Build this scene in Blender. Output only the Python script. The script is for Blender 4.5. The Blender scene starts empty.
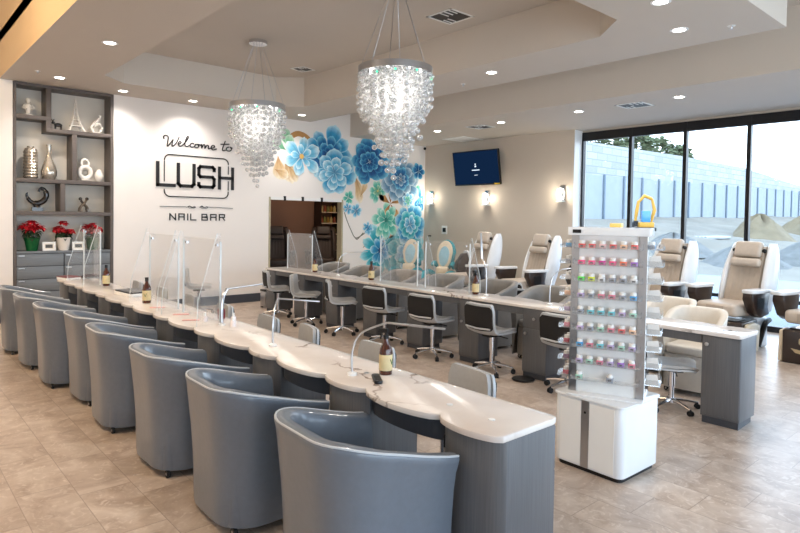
import bpy, bmesh, math, random
from math import pi, sin, cos, radians
from mathutils import Vector, Matrix
random.seed(7)
SKY, EXPO = 3.8, 0.70
S = bpy.context.scene
COL = S.collection
# ------------------------------------------------------------------ helpers
def lin(c):
    return tuple((x/12.92 if x <= .04045 else ((x+.055)/1.055)**2.4) for x in [v/255 for v in c])

class NT:
    def __init__(s, name):
        s.m = bpy.data.materials.new(name); s.m.use_nodes = True
        s.t = s.m.node_tree; s.t.nodes.clear(); s.out = s.n('ShaderNodeOutputMaterial')
    def n(s, typ, **kw):
        nd = s.t.nodes.new(typ)
        for k, v in kw.items(): setattr(nd, k, v)
        return nd
    def l(s, a, b): s.t.links.new(a, b)
    def math(s, op, a, b=None):
        nd = s.n('ShaderNodeMath', operation=op)
        for i, v in enumerate((a, b)):
            if v is None: continue
            if isinstance(v, (int, float)): nd.inputs[i].default_value = v
            else: s.l(v, nd.inputs[i])
        return nd.outputs[0]
    def mix(s, fac, a, b):
        nd = s.n('ShaderNodeMix', data_type='RGBA')
        if isinstance(fac, (int, float)): nd.inputs[0].default_value = fac
        else: s.l(fac, nd.inputs[0])
        for i, v in ((6, a), (7, b)):
            if isinstance(v, tuple): nd.inputs[i].default_value = (*v[:3], 1)
            else: s.l(v, nd.inputs[i])
        return nd.outputs[2]

def mat(name, col, rough=.5, metal=0., var=.06, scale=12., bump=0., spec=.5, stretch=None, coat=0., trans=0., alpha=1., ior=1.45):
    """principled material with a noise driven variation of its own colour"""
    w = NT(name); p = w.n('ShaderNodeBsdfPrincipled'); w.l(p.outputs[0], w.out.inputs[0])
    tc = w.n('ShaderNodeTexCoord'); mp = w.n('ShaderNodeMapping'); w.l(tc.outputs['Object'], mp.inputs[0])
    if stretch: mp.inputs['Scale'].default_value = stretch
    nz = w.n('ShaderNodeTexNoise'); nz.inputs['Scale'].default_value = scale; nz.inputs['Detail'].default_value = 4
    w.l(mp.outputs[0], nz.inputs['Vector'])
    c = lin(col) if max(col) > 1.01 else tuple(col)
    a = tuple(max(0, x*(1-var*2)) for x in c); b = tuple(min(1, x*(1+var*2)) for x in c)
    w.l(w.mix(nz.outputs[0], a, b), p.inputs['Base Color'])
    p.inputs['Roughness'].default_value = rough; p.inputs['Metallic'].default_value = metal
    p.inputs['Specular IOR Level'].default_value = spec; p.inputs['IOR'].default_value = ior
    p.inputs['Coat Weight'].default_value = coat; p.inputs['Transmission Weight'].default_value = trans
    p.inputs['Alpha'].default_value = alpha
    if bump:
        bp = w.n('ShaderNodeBump'); bp.inputs['Strength'].default_value = bump; bp.inputs['Distance'].default_value = .01
        w.l(nz.outputs[0], bp.inputs['Height']); w.l(bp.outputs[0], p.inputs['Normal'])
    return w.m

def glassy(name, tint=(1, 1, 1), haze=.05, gloss=.08, hazecol=(.9, .93, .95)):
    """thin clear sheet: lets light through, a little reflection and a little surface haze"""
    w = NT(name); tr = w.n('ShaderNodeBsdfTransparent'); tr.inputs[0].default_value = (*tint, 1)
    gl = w.n('ShaderNodeBsdfGlossy'); gl.inputs['Roughness'].default_value = .03
    df = w.n('ShaderNodeBsdfDiffuse'); nz = w.n('ShaderNodeTexNoise'); nz.inputs['Scale'].default_value = 3
    w.l(w.mix(nz.outputs[0], tuple(x*.95 for x in hazecol), hazecol), df.inputs[0])
    lw = w.n('ShaderNodeLayerWeight'); lw.inputs[0].default_value = .25
    m1 = w.n('ShaderNodeMixShader'); m1.inputs[0].default_value = haze
    w.l(tr.outputs[0], m1.inputs[1]); w.l(df.outputs[0], m1.inputs[2])
    m2 = w.n('ShaderNodeMixShader'); w.l(w.math('MULTIPLY', lw.outputs['Fresnel'], gloss*10), m2.inputs[0])
    w.l(m1.outputs[0], m2.inputs[1]); w.l(gl.outputs[0], m2.inputs[2]); w.l(m2.outputs[0], w.out.inputs[0])
    return w.m

def emit(name, col, strength):
    w = NT(name); e = w.n('ShaderNodeEmission'); e.inputs[1].default_value = strength
    nz = w.n('ShaderNodeTexNoise'); nz.inputs['Scale'].default_value = 4
    w.l(w.mix(nz.outputs[0], tuple(x*.97 for x in col), col), e.inputs[0]); w.l(e.outputs[0], w.out.inputs[0])
    return w.m

class MB:
    """collects pieces and links them as ONE mesh object"""
    def __init__(s): s.v = []; s.f = []; s.mi = []; s.c = None
    def add(s, vs, fs, M=None, mi=0, cols=None):
        b = len(s.v)
        s.v += [tuple(M @ Vector(p)) if M else tuple(p) for p in vs]
        s.f += [tuple(b+i for i in f) for f in fs]; s.mi += [mi]*len(fs)
        if cols is not None:
            if s.c is None: s.c = []
            s.c += cols
        return s
    def box(s, c, d, M=None, mi=0, rz=0):
        x, y, z = (q/2 for q in d); R = Matrix.Translation(c) @ Matrix.Rotation(rz, 4, 'Z')
        vs = [R @ Vector((i*x, j*y, k*z)) for k in (-1, 1) for j in (-1, 1) for i in (-1, 1)]
        return s.add(vs, [(0,2,3,1),(4,5,7,6),(0,1,5,4),(2,6,7,3),(0,4,6,2),(1,3,7,5)], M, mi)
    def bb(s, x0, x1, y0, y1, z0, z1, M=None, mi=0):
        return s.box(((x0+x1)/2, (y0+y1)/2, (z0+z1)/2), (x1-x0, y1-y0, z1-z0), M, mi)
    def prism(s, poly, z0, z1, M=None, mi=0):
        n = len(poly); vs = [(x, y, z0) for x, y in poly]+[(x, y, z1) for x, y in poly]
        fs = [tuple(range(n-1, -1, -1)), tuple(range(n, 2*n))]+[(i, (i+1) % n, n+(i+1) % n, n+i) for i in range(n)]
        return s.add(vs, fs, M, mi)
    def lathe(s, prof, n=20, M=None, mi=0, o=(0, 0, 0), cap=True):
        vs = [(o[0]+r*cos(2*pi*i/n), o[1]+r*sin(2*pi*i/n), o[2]+z) for r, z in prof for i in range(n)]
        fs = [(k*n+i, k*n+(i+1) % n, (k+1)*n+(i+1) % n, (k+1)*n+i) for k in range(len(prof)-1) for i in range(n)]
        if cap:
            fs.append(tuple(range(n-1, -1, -1))); k = (len(prof)-1)*n; fs.append(tuple(range(k, k+n)))
        return s.add(vs, fs, M, mi)
    def tube(s, pts, r, n=8, M=None, mi=0, closed=False):
        P = [Vector(p) for p in pts]; N = len(P); rs = r if isinstance(r, (list, tuple)) else [r]*N
        vs = []; up = None
        for i in range(N):
            a = P[(i-1) % N] if (closed or i) else P[0]; b = P[(i+1) % N] if (closed or i < N-1) else P[-1]
            t = (b-a).normalized()
            if up is None:
                up = Vector((0, 0, 1)) if abs(t.z) < .9 else Vector((1, 0, 0))
            u = up-t*up.dot(t)
            if u.length < 1e-6: u = t.orthogonal()
            u.normalize(); up = u; w = t.cross(u)
            vs += [P[i]+(u*cos(2*pi*k/n)+w*sin(2*pi*k/n))*rs[i] for k in range(n)]
        M2 = N if closed else N-1
        fs = [(i*n+k, i*n+(k+1) % n, ((i+1) % N)*n+(k+1) % n, ((i+1) % N)*n+k) for i in range(M2) for k in range(n)]
        if not closed: fs += [tuple(range(n-1, -1, -1)), tuple(range((N-1)*n, N*n))]
        return s.add(vs, fs, M, mi)
    def ball(s, c, r, n=12, m=8, M=None, mi=0):
        rx, ry, rz = r if isinstance(r, (list, tuple)) else (r, r, r)
        vs = [(c[0], c[1], c[2]-rz)]+[(c[0]+rx*sin(pi*j/m)*cos(2*pi*i/n), c[1]+ry*sin(pi*j/m)*sin(2*pi*i/n), c[2]-rz*cos(pi*j/m)) for j in range(1, m) for i in range(n)]+[(c[0], c[1], c[2]+rz)]
        fs = [(0, 1+(i+1) % n, 1+i) for i in range(n)]
        fs += [(1+(j-1)*n+i, 1+(j-1)*n+(i+1) % n, 1+j*n+(i+1) % n, 1+j*n+i) for j in range(1, m-1) for i in range(n)]
        L = len(vs)-1; k = 1+(m-2)*n; fs += [(k+i, k+(i+1) % n, L) for i in range(n)]
        return s.add(vs, fs, M, mi)
    def grid(s, fn, nu, nv, M=None, mi=0, cu=False, cv=False, cols=None):
        vs = [fn(i/(nu if cu else nu-1), j/(nv if cv else nv-1)) for i in range(nu) for j in range(nv)]
        fs = [(i*nv+j, ((i+1) % nu)*nv+j, ((i+1) % nu)*nv+(j+1) % nv, i*nv+(j+1) % nv) for i in range(nu if cu else nu-1) for j in range(nv if cv else nv-1)]
        return s.add(vs, fs, M, mi, cols)
    def build(s, name, m=None, parent=None, bevel=0, seg=2, smooth=True, solid=0, angle=38, loc=None):
        me = bpy.data.meshes.new(name); me.from_pydata(s.v, [], s.f)
        ms = m if isinstance(m, (list, tuple)) else [m]
        for q in ms: me.materials.append(q)
        for p, i in zip(me.polygons, s.mi): p.material_index = i
        if s.c is not None:
            ca = me.color_attributes.new('paint', 'FLOAT_COLOR', 'POINT')
            for i, q in enumerate(s.c): ca.data[i].color = (*q[:3], 1)
        bm = bmesh.new(); bm.from_mesh(me)
        bmesh.ops.recalc_face_normals(bm, faces=bm.faces)
        if solid: bmesh.ops.solidify(bm, geom=bm.faces[:], thickness=solid)
        if bevel:
            es = [e for e in bm.edges if len(e.link_faces) == 2 and e.calc_face_angle(0) > .5]
            bmesh.ops.bevel(bm, geom=es, offset=bevel, segments=seg, profile=.5, affect='EDGES', clamp_overlap=True)
        bm.to_mesh(me); bm.free()
        for p in me.polygons: p.use_smooth = smooth
        if smooth: me.set_sharp_from_angle(angle=radians(angle))
        o = bpy.data.objects.new(name, me); COL.objects.link(o)
        if parent is not None: o.parent = parent
        if loc: o.location = loc
        return o

def tag(o, label=None, cat=None, group=None, kind=None):
    if label: o['label'] = label
    if cat: o['category'] = cat
    if group: o['group'] = group
    if kind: o['kind'] = kind
    return o
def thing(name, label, cat, loc=(0, 0, 0), rz=0, group=None):
    o = bpy.data.objects.new(name, None); COL.objects.link(o); o.location = loc; o.rotation_euler = (0, 0, rz)
    o.empty_display_size = .1
    return tag(o, label, cat, group, 'thing')
KIDS = {}
def copy_tree(o, parent=None):
    c = o.copy(); COL.objects.link(c)
    if parent is not None: c.parent = parent
    for ch in list(o.children): copy_tree(ch, c)
    return c
def dup(o, loc, rz, label, group=None):
    c = copy_tree(o); c.location = loc; c.rotation_euler = (0, 0, rz)
    if group is False and 'group' in c: del c['group']
    return tag(c, label, None, group)
def struct(name, mb, m, parent=None, **k):
    o = mb.build(name, m, parent, **k)
    if parent is None: o['kind'] = 'structure'
    return o
def rrect(x0, x1, y0, y1, r, n=5):
    out = []
    for cx, cy, a in ((x1-r, y1-r, 0), (x0+r, y1-r, 90), (x0+r, y0+r, 180), (x1-r, y0+r, 270)):
        out += [(cx+r*cos(radians(a+90*i/n)), cy+r*sin(radians(a+90*i/n))) for i in range(n+1)]
    return out
def arc(p0, p1, p2, n=8):
    return [tuple((1-t)**2*a+2*t*(1-t)*b+t*t*c for a, b, c in zip(p0, p1, p2)) for t in [i/n for i in range(n+1)]]
def catmull(P, n=4):
    out = []
    for i in range(len(P)-1):
        p0, p1, p2, p3 = P[max(i-1, 0)], P[i], P[i+1], P[min(i+2, len(P)-1)]
        for k in range(n):
            t = k/n
            out.append(tuple(.5*(2*b+(c-a)*t+(2*a-5*b+4*c-d)*t*t+(3*b-a-3*c+d)*t**3) for a, b, c, d in zip(p0, p1, p2, p3)))
    return out+[tuple(P[-1])]
ORD = ['first', 'second', 'third', 'fourth', 'fifth', 'sixth', 'seventh', 'eighth', 'ninth', 'tenth']
XZ = Matrix(((1, 0, 0, 0), (0, 0, 1, 0), (0, 1, 0, 0), (0, 0, 0, 1)))   # prism drawn in x,z, extruded along y

# ------------------------------------------------------------------ camera
YW, XW, XG = 10.62, 10.18, 10.46
cam = bpy.data.cameras.new('camera'); cam.sensor_width = 36; cam.lens = 601.2/800*36; cam.shift_y = -31.2/800
co = bpy.data.objects.new('camera', cam); COL.objects.link(co)
r = Vector((0.748971616, -0.662406854, 0.016083511)); d = Vector((-0.006365917, -0.031465725, -0.999484559)); f = Vector((0.662571501, 0.748483178, -0.027783762))
co.matrix_world = Matrix(((r.x, -d.x, -f.x, 0), (r.y, -d.y, -f.y, 0), (r.z, -d.z, -f.z, 1.66), (0, 0, 0, 1)))
cam.clip_end = 400
S.camera = co

# ------------------------------------------------------------------ materials
M_wall = mat('warm_white_wall_paint', (240, 235, 231), .7, var=.008, scale=3)
M_beige = mat('beige_wall_paint', (206, 194, 180), .7, var=.01, scale=3)
M_ceil = mat('greige_ceiling_paint', (200, 192, 183), .75, var=.01, scale=3)
M_fascia = mat('tan_fascia_paint', (214, 205, 194), .75, var=.01, scale=3)
M_fascia_warm = mat('warm_lit_fascia_paint', (208, 180, 142), .75, var=.02, scale=2)  # fascia paint with the warm light put into its colour
M_white = mat('white_satin', (238, 238, 236), .35, var=.01)
M_gloss = mat('white_gloss_shell', (232, 235, 238), .15, var=.01)
M_base = mat('charcoal_baseboard', (62, 66, 76), .5, var=.05)
M_black = mat('black_plastic', (16, 16, 18), .35, var=.08)
M_frame = mat('black_window_frame', (12, 14, 20), .35, var=.05)
M_dark = mat('black_fabric', (26, 25, 26), .75, var=.15, scale=60, bump=.2)
M_chrome = mat('chrome', (225, 225, 228), .12, metal=1, var=.02)
M_steel = mat('brushed_steel', (190, 190, 192), .28, metal=1, var=.04, scale=40)
M_leather = mat('slate_grey_leather', (102, 110, 120), .34, var=.05, scale=30, bump=.06, spec=.6, coat=.5)
M_leather_in = mat('slate_grey_seat_leather', (92, 97, 104), .36, var=.05, scale=30, bump=.06)
M_piping = mat('pale_grey_piping', (192, 196, 200), .4, var=.03)
M_taupe = mat('taupe_quilted_leather', (132, 130, 127), .45, var=.04, scale=25)
M_ivory = mat('ivory_quilted_leather', (226, 220, 210), .5, var=.03, scale=25)
M_pad = mat('light_grey_upholstery', (176, 174, 172), .55, var=.04, scale=40, bump=.1)
M_shell = mat('pale_grey_chair_shell', (186, 190, 194), .3, var=.02)
M_rubber = mat('black_rubber', (20, 20, 22), .6, var=.1)
M_cab = mat('grey_woodgrain_laminate', (94, 95, 98), .32, var=.16, scale=9, stretch=(14, 14, .35), spec=.5)
M_cabd = mat('dark_grey_laminate', (60, 63, 70), .4, var=.1, scale=9, stretch=(14, 14, .35))
M_shelf = mat('grey_brown_shelf_laminate', (96, 88, 84), .5, var=.12, scale=8, stretch=(1, 10, 10))
M_shelfback = mat('taupe_shelf_back_panel', (226, 218, 206), .65, var=.03, scale=3)
M_drawer = mat('slate_drawer_laminate', (118, 124, 130), .4, var=.1, scale=8, stretch=(.5, 12, 12))
M_acr = glassy('clear_acrylic', haze=.035, gloss=.035)
M_acrh = glassy('clear_acrylic_shelf', haze=.10, gloss=.06)
M_acre = mat('polished_acrylic_edge', (222, 228, 230), .2, var=.02)
M_pane = glassy('window_glass', tint=(.97, .985, 1), haze=.012, gloss=.05)
M_amber = mat('amber_glass', (74, 30, 12), .1, var=.1, coat=.6)
M_label = mat('cream_paper_label', (214, 196, 150), .6, var=.12, scale=30)
M_silver = mat('silver_ceramic', (196, 188, 176), .22, metal=.75, var=.15, scale=30)
M_whitecer = mat('white_ceramic', (236, 230, 222), .25, var=.02)
M_blackcer = mat('black_glazed_ceramic', (36, 30, 28), .12, var=.2, coat=.5)
M_redbract = mat('red_poinsettia_bract', (176, 14, 30), .5, var=.3, scale=14)
M_leaf = mat('dark_green_leaf', (34, 58, 30), .5, var=.3, scale=14)
M_foil = mat('green_foil_wrap', (16, 96, 52), .3, metal=.3, var=.25, scale=25)
M_sand = mat('beige_massage_leather', (198, 186, 173), .45, var=.05, scale=20, bump=.08)
M_sandd = mat('darker_beige_leather', (180, 167, 153), .45, var=.05, scale=20, bump=.08)
M_brown = mat('dark_brown_lacquer', (46, 34, 30), .3, var=.12, coat=.3)
M_cream = mat('cream_leather', (224, 210, 186), .5, var=.04, scale=20)
M_teal = mat('teal_gloss_plastic', (36, 150, 166), .2, var=.06, coat=.3)
M_gold = mat('pale_gold_trim', (196, 176, 140), .3, metal=.8, var=.05)
M_ink = mat('black_wall_lettering', (34, 30, 30), .5, var=.05)
M_brown_wall = mat('brown_back_room_paint', (140, 108, 90), .8, var=.03, scale=3)
M_soap = mat('red_bottle_plastic', (120, 24, 30), .3, var=.1)

def marble():
    w = NT('white_marble_with_tan_veins'); p = w.n('ShaderNodeBsdfPrincipled'); w.l(p.outputs[0], w.out.inputs[0])
    tc = w.n('ShaderNodeTexCoord'); n1 = w.n('ShaderNodeTexNoise'); n1.inputs['Scale'].default_value = 1.6; n1.inputs['Detail'].default_value = 6
    w.l(tc.outputs['Object'], n1.inputs[0])
    ad = w.n('ShaderNodeVectorMath', operation='MULTIPLY_ADD'); ad.inputs[1].default_value = (1.1, 1.1, 1.1)
    w.l(n1.outputs['Color'], ad.inputs[0]); w.l(tc.outputs['Object'], ad.inputs[2])
    wv = w.n('ShaderNodeTexWave'); wv.inputs['Scale'].default_value = .8; wv.inputs['Distortion'].default_value = 9; wv.inputs['Detail'].default_value = 5; wv.inputs['Detail Scale'].default_value = 1.6
    w.l(ad.outputs[0], wv.inputs[0])
    r1 = w.n('ShaderNodeValToRGB'); r1.color_ramp.elements[0].position = .0; r1.color_ramp.elements[0].color = (1, 1, 1, 1)
    r1.color_ramp.elements[1].position = .026; r1.color_ramp.elements[1].color = (0, 0, 0, 1)
    w.l(wv.outputs['Fac'], r1.inputs[0])
    n2 = w.n('ShaderNodeTexNoise'); n2.inputs['Scale'].default_value = 2.2; n2.inputs['Detail'].default_value = 5; w.l(tc.outputs['Object'], n2.inputs[0])
    n3 = w.n('ShaderNodeTexNoise'); n3.inputs['Scale'].default_value = 1.3; w.l(tc.outputs['Object'], n3.inputs[0])
    r3 = w.n('ShaderNodeValToRGB'); r3.color_ramp.elements[0].position = .49; r3.color_ramp.elements[1].position = .64; w.l(n3.outputs[0], r3.inputs[0])
    r2 = w.n('ShaderNodeValToRGB'); r2.color_ramp.elements[0].position = .38; r2.color_ramp.elements[1].position = .72; w.l(n2.outputs[0], r2.inputs[0])
    base = w.mix(w.math('MULTIPLY', r2.outputs[0], .6), lin((228, 222, 217)), lin((196, 182, 174)))
    w.l(w.mix(w.math('MULTIPLY', r1.outputs[0], w.math('MULTIPLY', r3.outputs[0], .95)), base, lin((112, 92, 78))), p.inputs['Base Color'])
    p.inputs['Roughness'].default_value = .16
    return w.m
M_marble = marble()

def tiles():
    w = NT('beige_stone_plank_tile'); p = w.n('ShaderNodeBsdfPrincipled'); w.l(p.outputs[0], w.out.inputs[0])
    tc = w.n('ShaderNodeTexCoord'); sx = w.n('ShaderNodeSeparateXYZ'); w.l(tc.outputs['Object'], sx.inputs[0])
    u = w.math('DIVIDE', w.math('ADD', sx.outputs[0], 20-.225), .2915); row = w.math('FLOOR', u); fu = w.math('FRACT', u)
    v = w.math('ADD', w.math('DIVIDE', w.math('ADD', sx.outputs[1], 20.35), .6), w.math('DIVIDE', row, 3)); cel = w.math('FLOOR', v); fv = w.math('FRACT', v)
    gu = w.math('LESS_THAN', w.math('MINIMUM', fu, w.math('SUBTRACT', 1, fu)), .009)
    gv = w.math('LESS_THAN', w.math('MINIMUM', fv, w.math('SUBTRACT', 1, fv)), .0045)
    g = w.math('MAXIMUM', gu, gv)
    cb = w.n('ShaderNodeCombineXYZ'); w.l(row, cb.inputs[0]); w.l(cel, cb.inputs[1])
    wn = w.n('ShaderNodeTexWhiteNoise'); w.l(cb.outputs[0], wn.inputs[0])
    ofs = w.n('ShaderNodeVectorMath', operation='MULTIPLY_ADD'); ofs.inputs[1].default_value = (7, 7, 7); w.l(wn.outputs['Color'], ofs.inputs[0]); w.l(tc.outputs['Object'], ofs.inputs[2])
    n1 = w.n('ShaderNodeTexNoise'); n1.inputs['Scale'].default_value = 3.5; n1.inputs['Detail'].default_value = 8; n1.inputs['Roughness'].default_value = .62; n1.inputs['Distortion'].default_value = 1.2
    w.l(ofs.outputs[0], n1.inputs[0])
    n2 = w.n('ShaderNodeTexNoise'); n2.inputs['Scale'].default_value = 11; n2.inputs['Detail'].default_value = 6; n2.inputs['Distortion'].default_value = 2.5
    w.l(ofs.outputs[0], n2.inputs[0])
    r1 = w.n('ShaderNodeValToRGB'); e = r1.color_ramp.elements
    e[0].position = .28; e[0].color = (*lin((158, 136, 119)), 1); e[1].position = .72; e[1].color = (*lin((212, 197, 183)), 1)
    q = r1.color_ramp.elements.new(.5); q.color = (*lin((190, 171, 155)), 1)
    w.l(n1.outputs[0], r1.inputs[0])
    r2 = w.n('ShaderNodeValToRGB'); r2.color_ramp.elements[0].position = .55; r2.color_ramp.elements[1].position = .68; w.l(n2.outputs[0], r2.inputs[0])
    c = w.mix(w.math('MULTIPLY', r2.outputs[0], .5), r1.outputs[0], lin((226, 214, 202)))
    c = w.mix(w.math('MULTIPLY', wn.outputs['Value'], .16), c, lin((150, 134, 122)))
    c = w.mix(w.math('MULTIPLY', g, .65), c, lin((146, 128, 114)))
    w.l(c, p.inputs['Base Color']); p.inputs['Roughness'].default_value = .3; p.inputs['Specular IOR Level'].default_value = .5
    bp = w.n('ShaderNodeBump'); bp.inputs['Strength'].default_value = .12; bp.inputs['Distance'].default_value = .004
    w.l(w.math('SUBTRACT', n1.outputs[0], g), bp.inputs['Height']); w.l(bp.outputs[0], p.inputs['Normal'])
    return w.m
M_tile = tiles()

def painted():
    w = NT('painted_mural_colours'); p = w.n('ShaderNodeBsdfPrincipled'); w.l(p.outputs[0], w.out.inputs[0])
    a = w.n('ShaderNodeVertexColor', layer_name='paint'); nz = w.n('ShaderNodeTexNoise'); nz.inputs['Scale'].default_value = 18
    tc = w.n('ShaderNodeTexCoord'); w.l(tc.outputs['Object'], nz.inputs[0])
    hs = w.n('ShaderNodeHueSaturation'); w.l(a.outputs[0], hs.inputs['Color']); w.l(w.math('ADD', w.math('MULTIPLY', nz.outputs[0], .4), .8), hs.inputs['Value'])
    w.l(hs.outputs[0], p.inputs['Base Color']); p.inputs['Roughness'].default_value = .7
    return w.m
M_paint = painted()

def crystal():
    w = NT('clear_crystal'); g = w.n('ShaderNodeBsdfGlass'); g.inputs['Roughness'].default_value = .02; g.inputs['IOR'].default_value = 1.4
    d0 = w.n('ShaderNodeBsdfDiffuse'); dt = w.n('ShaderNodeBsdfTranslucent'); d = w.n('ShaderNodeMixShader'); d.inputs[0].default_value = .5; w.l(d0.outputs[0], d.inputs[1]); w.l(dt.outputs[0], d.inputs[2]); nz = w.n('ShaderNodeTexNoise'); nz.inputs['Scale'].default_value = 9
    cc = w.mix(nz.outputs[0], (.85, .87, .88), (.97, .98, 1)); w.l(cc, d0.inputs[0]); w.l(cc, dt.inputs[0])
    t = w.n('ShaderNodeBsdfTransparent'); gl = w.n('ShaderNodeBsdfGlossy'); gl.inputs['Roughness'].default_value = .06
    lw = w.n('ShaderNodeLayerWeight'); lw.inputs[0].default_value = .45
    m0 = w.n('ShaderNodeMixShader'); w.l(w.math('ADD', w.math('MULTIPLY', lw.outputs['Facing'], .7), .28), m0.inputs[0]); w.l(t.outputs[0], m0.inputs[1]); w.l(d.outputs[0], m0.inputs[2])
    m1 = w.n('ShaderNodeMixShader'); m1.inputs[0].default_value = .22; w.l(m0.outputs[0], m1.inputs[1]); w.l(gl.outputs[0], m1.inputs[2])
    w.l(m1.outputs[0], w.out.inputs[0])
    return w.m
M_crystal = crystal()
E_down = emit('downlight_glow', (1, .95, .88), 14)
E_bulb = emit('bulb_glow', (1, .96, .9), 7)
E_sconce = emit('sconce_glow', (1, .9, .76), 12)
E_green = emit('green_bead_glow', (.1, 1, .45), 1.2)
E_screen = emit('blue_screen_glow', (.006, .020, .058), .6)
E_mark = emit('white_screen_mark', (.75, .85, 1), .8)
E_globe = emit('added_globe_glow', (1, .72, .4), 8)

# ------------------------------------------------------------------ room shell
b = MB().bb(-3.2, XG+.15, -4.2, 14.2, -.12, 0); struct('floor', b, M_tile)
# back wall with the shelf niche and the opening
b = MB()
b.bb(-3.2, 1.63, YW, YW+.14, 0, 5.4); b.bb(1.63, 3.05, YW+.37, YW+.44, 0, 5.4); b.bb(1.63, 3.05, YW, YW+.37, 3.63, 5.4)
b.bb(1.55, 1.63, YW+.14, YW+.44, 0, 3.7); b.bb(3.05, 3.13, YW+.14, YW+.44, 0, 3.7)
b.bb(3.05, 5.93, YW, YW+.14, 0, 4.3); b.bb(5.93, 7.73, YW, YW+.14, 2.05, 4.3); b.bb(7.73, XW+.4, YW, YW+.14, 0, 4.3)
b.bb(5.93, 7.73, YW, YW+.14, 0, .55)
struct('wall_back', b, M_wall, smooth=False)
b = MB(); b.bb(XW, XW+.28, 6.486, YW, 0, 4.3); b.bb(XG, XG+.15, -4.2, 6.486, 3.385, 4.3); b.bb(XG, XG+.15, 6.486, YW, 0, 4.3)
struct('wall_right', b, M_beige, smooth=False)
b = MB().bb(XW+.001, XG+.02, 6.478, 6.49, 0, 3.42); struct('trim_1', b, M_white)      # return at the end of the beige wall, daylight on it painted in as white
b = MB().bb(-3.2, -3.05, -4.2, YW, 0, 5.4); struct('wall_left', b, M_wall)
b = MB(); b.bb(-3.2, XG+.15, -4.2, -4.05, 3.3, 5.4); b.bb(-3.2, -2.6, -4.2, -4.05, 0, 3.3); b.bb(9.9, XG+.15, -4.2, -4.05, 0, 3.3)
struct('wall_front', b, M_wall)
b = MB(); b.bb(1.46, XG+.15, -4.2, YW+.1, 4.15, 4.3); b.bb(-3.2, 1.46, -4.2, YW+.1, 5.2, 5.35)
struct('ceiling', b, M_ceil, smooth=False)
b = MB(); b.bb(7.9, XG+.02, -4.2, YW, 3.425, 4.15); lowc = struct('ceiling_soffit_low', b, [M_ceil, M_fascia], smooth=False)
for p in lowc.data.polygons:
    if p.normal.x < -.9: p.material_index = 1
lowc.name = 'ceiling'
# ring soffit with the chamfered tray opening
inn = [(2.53, 3.42), (2.9, 3.05), (5.48, 3.05), (5.85, 3.45), (5.85, 9.25), (5.48, 9.6), (2.9, 9.6), (2.53, 9.24)]
ox0, ox1, oy0, oy1 = 1.46, 6.87, 2.0, YW
oc = [(ox0, inn[0][1]), (inn[1][0], oy0), (inn[2][0], oy0), (ox1, inn[3][1]), (ox1, inn[4][1]), (inn[5][0], oy1), (inn[6][0], oy1), (ox0, inn[7][1])]
cor = [(ox0, oy0), None, (ox1, oy0), None, (ox1, oy1), None, (ox0, oy1), None]
b = MB()
for i in range(8):
    j = (i+1) % 8
    poly = [inn[i], oc[i]]+([cor[i]] if cor[i] else [])+[oc[j], inn[j]]
    b.add([(x, y, 3.63) for x, y in poly], [tuple(range(len(poly)))])
    b.add([(*inn[i], 3.63), (*inn[j], 3.63), (*inn[j], 4.15), (*inn[i], 4.15)], [(0, 1, 2, 3)], mi=1)
OO = [(ox0, oy0), (ox1, oy0), (ox1, oy1), (ox0, oy1)]
for i in range(4):
    p, q = OO[i], OO[(i+1) % 4]; zt = 5.25 if i == 3 else 4.15
    b.add([(*p, 3.63), (*q, 3.63), (*q, zt), (*p, zt)], [(0, 1, 2, 3)], mi=2 if i == 3 else 1)
ring = struct('ceiling', b, [M_ceil, M_fascia, M_fascia_warm], smooth=False)
b = MB().bb(1.455, 1.475, -4.1, 2.0, 4.15, 5.25); struct('ceiling', b, M_fascia_warm)
# baseboards
b = MB(); b.bb(3.06, 5.93, YW-.018, YW, 0, .16); b.bb(7.73, XW, YW-.018, YW, 0, .16); struct('baseboard_back', b, M_base)
b = MB(); b.bb(-3.05, 1.62, YW-.018, YW, 0, .16); struct('baseboard_left', b, M_base)
b = MB(); b.bb(XW-.018, XW, 6.486, YW-.018, 0, .16); struct('baseboard_right', b, M_base)
# window wall on the right: each bay a window with its frame and its panes
ys = [6.47, 5.48, 4.50, 3.505, 2.52, 1.54, .55, -.44, -1.43, -2.42, -3.4, -4.05]
for k in range(len(ys)-1):
    y1, y0 = ys[k], ys[k+1]
    w = bpy.data.objects.new('window_%d' % (k+1), None); COL.objects.link(w); w.location = (XG, (y0+y1)/2, 0); w['kind'] = 'structure'
    q = MB(); yy = (y0-y1)/2
    for zc, h in ((3.305, .16), (.49, .055), (.045, .09)): q.bb(-.03, .05, yy, -yy, zc-h/2, zc+h/2)
    q.bb(-.035, .05, -yy-.032, -yy+(.028 if k else 0), .0, 3.385)
    if k == len(ys)-2: q.bb(-.035, .05, yy, yy+.03, 0, 3.385)
    q.build('frame', M_frame, w)
    q = MB(); q.bb(.005, .013, yy+.03, -yy-.03, .515, 3.23); q.bb(.005, .013, yy+.03, -yy-.03, .09, .465); q.build('pane', M_pane, w)
# storefront glazing behind the viewer
for k in range(5):
    x0 = -2.6+k*2.5; w = bpy.data.objects.new('window_%d' % (k+12), None); COL.objects.link(w); w.location = (x0+1.25, -4.1, 0); w['kind'] = 'structure'
    q = MB()
    for zc, h in ((3.24, .12), (.05, .1)): q.bb(-1.25, 1.25, -.04, .04, zc-h/2, zc+h/2)
    q.bb(-1.25, -1.2, -.04, .04, .1, 3.18); q.bb(1.2, 1.25, -.04, .04, .1, 3.18); q.build('frame', M_frame, w)
    MB().bb(-1.2, 1.2, -.005, .005, .1, 3.18).build('pane', M_pane, w)
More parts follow.
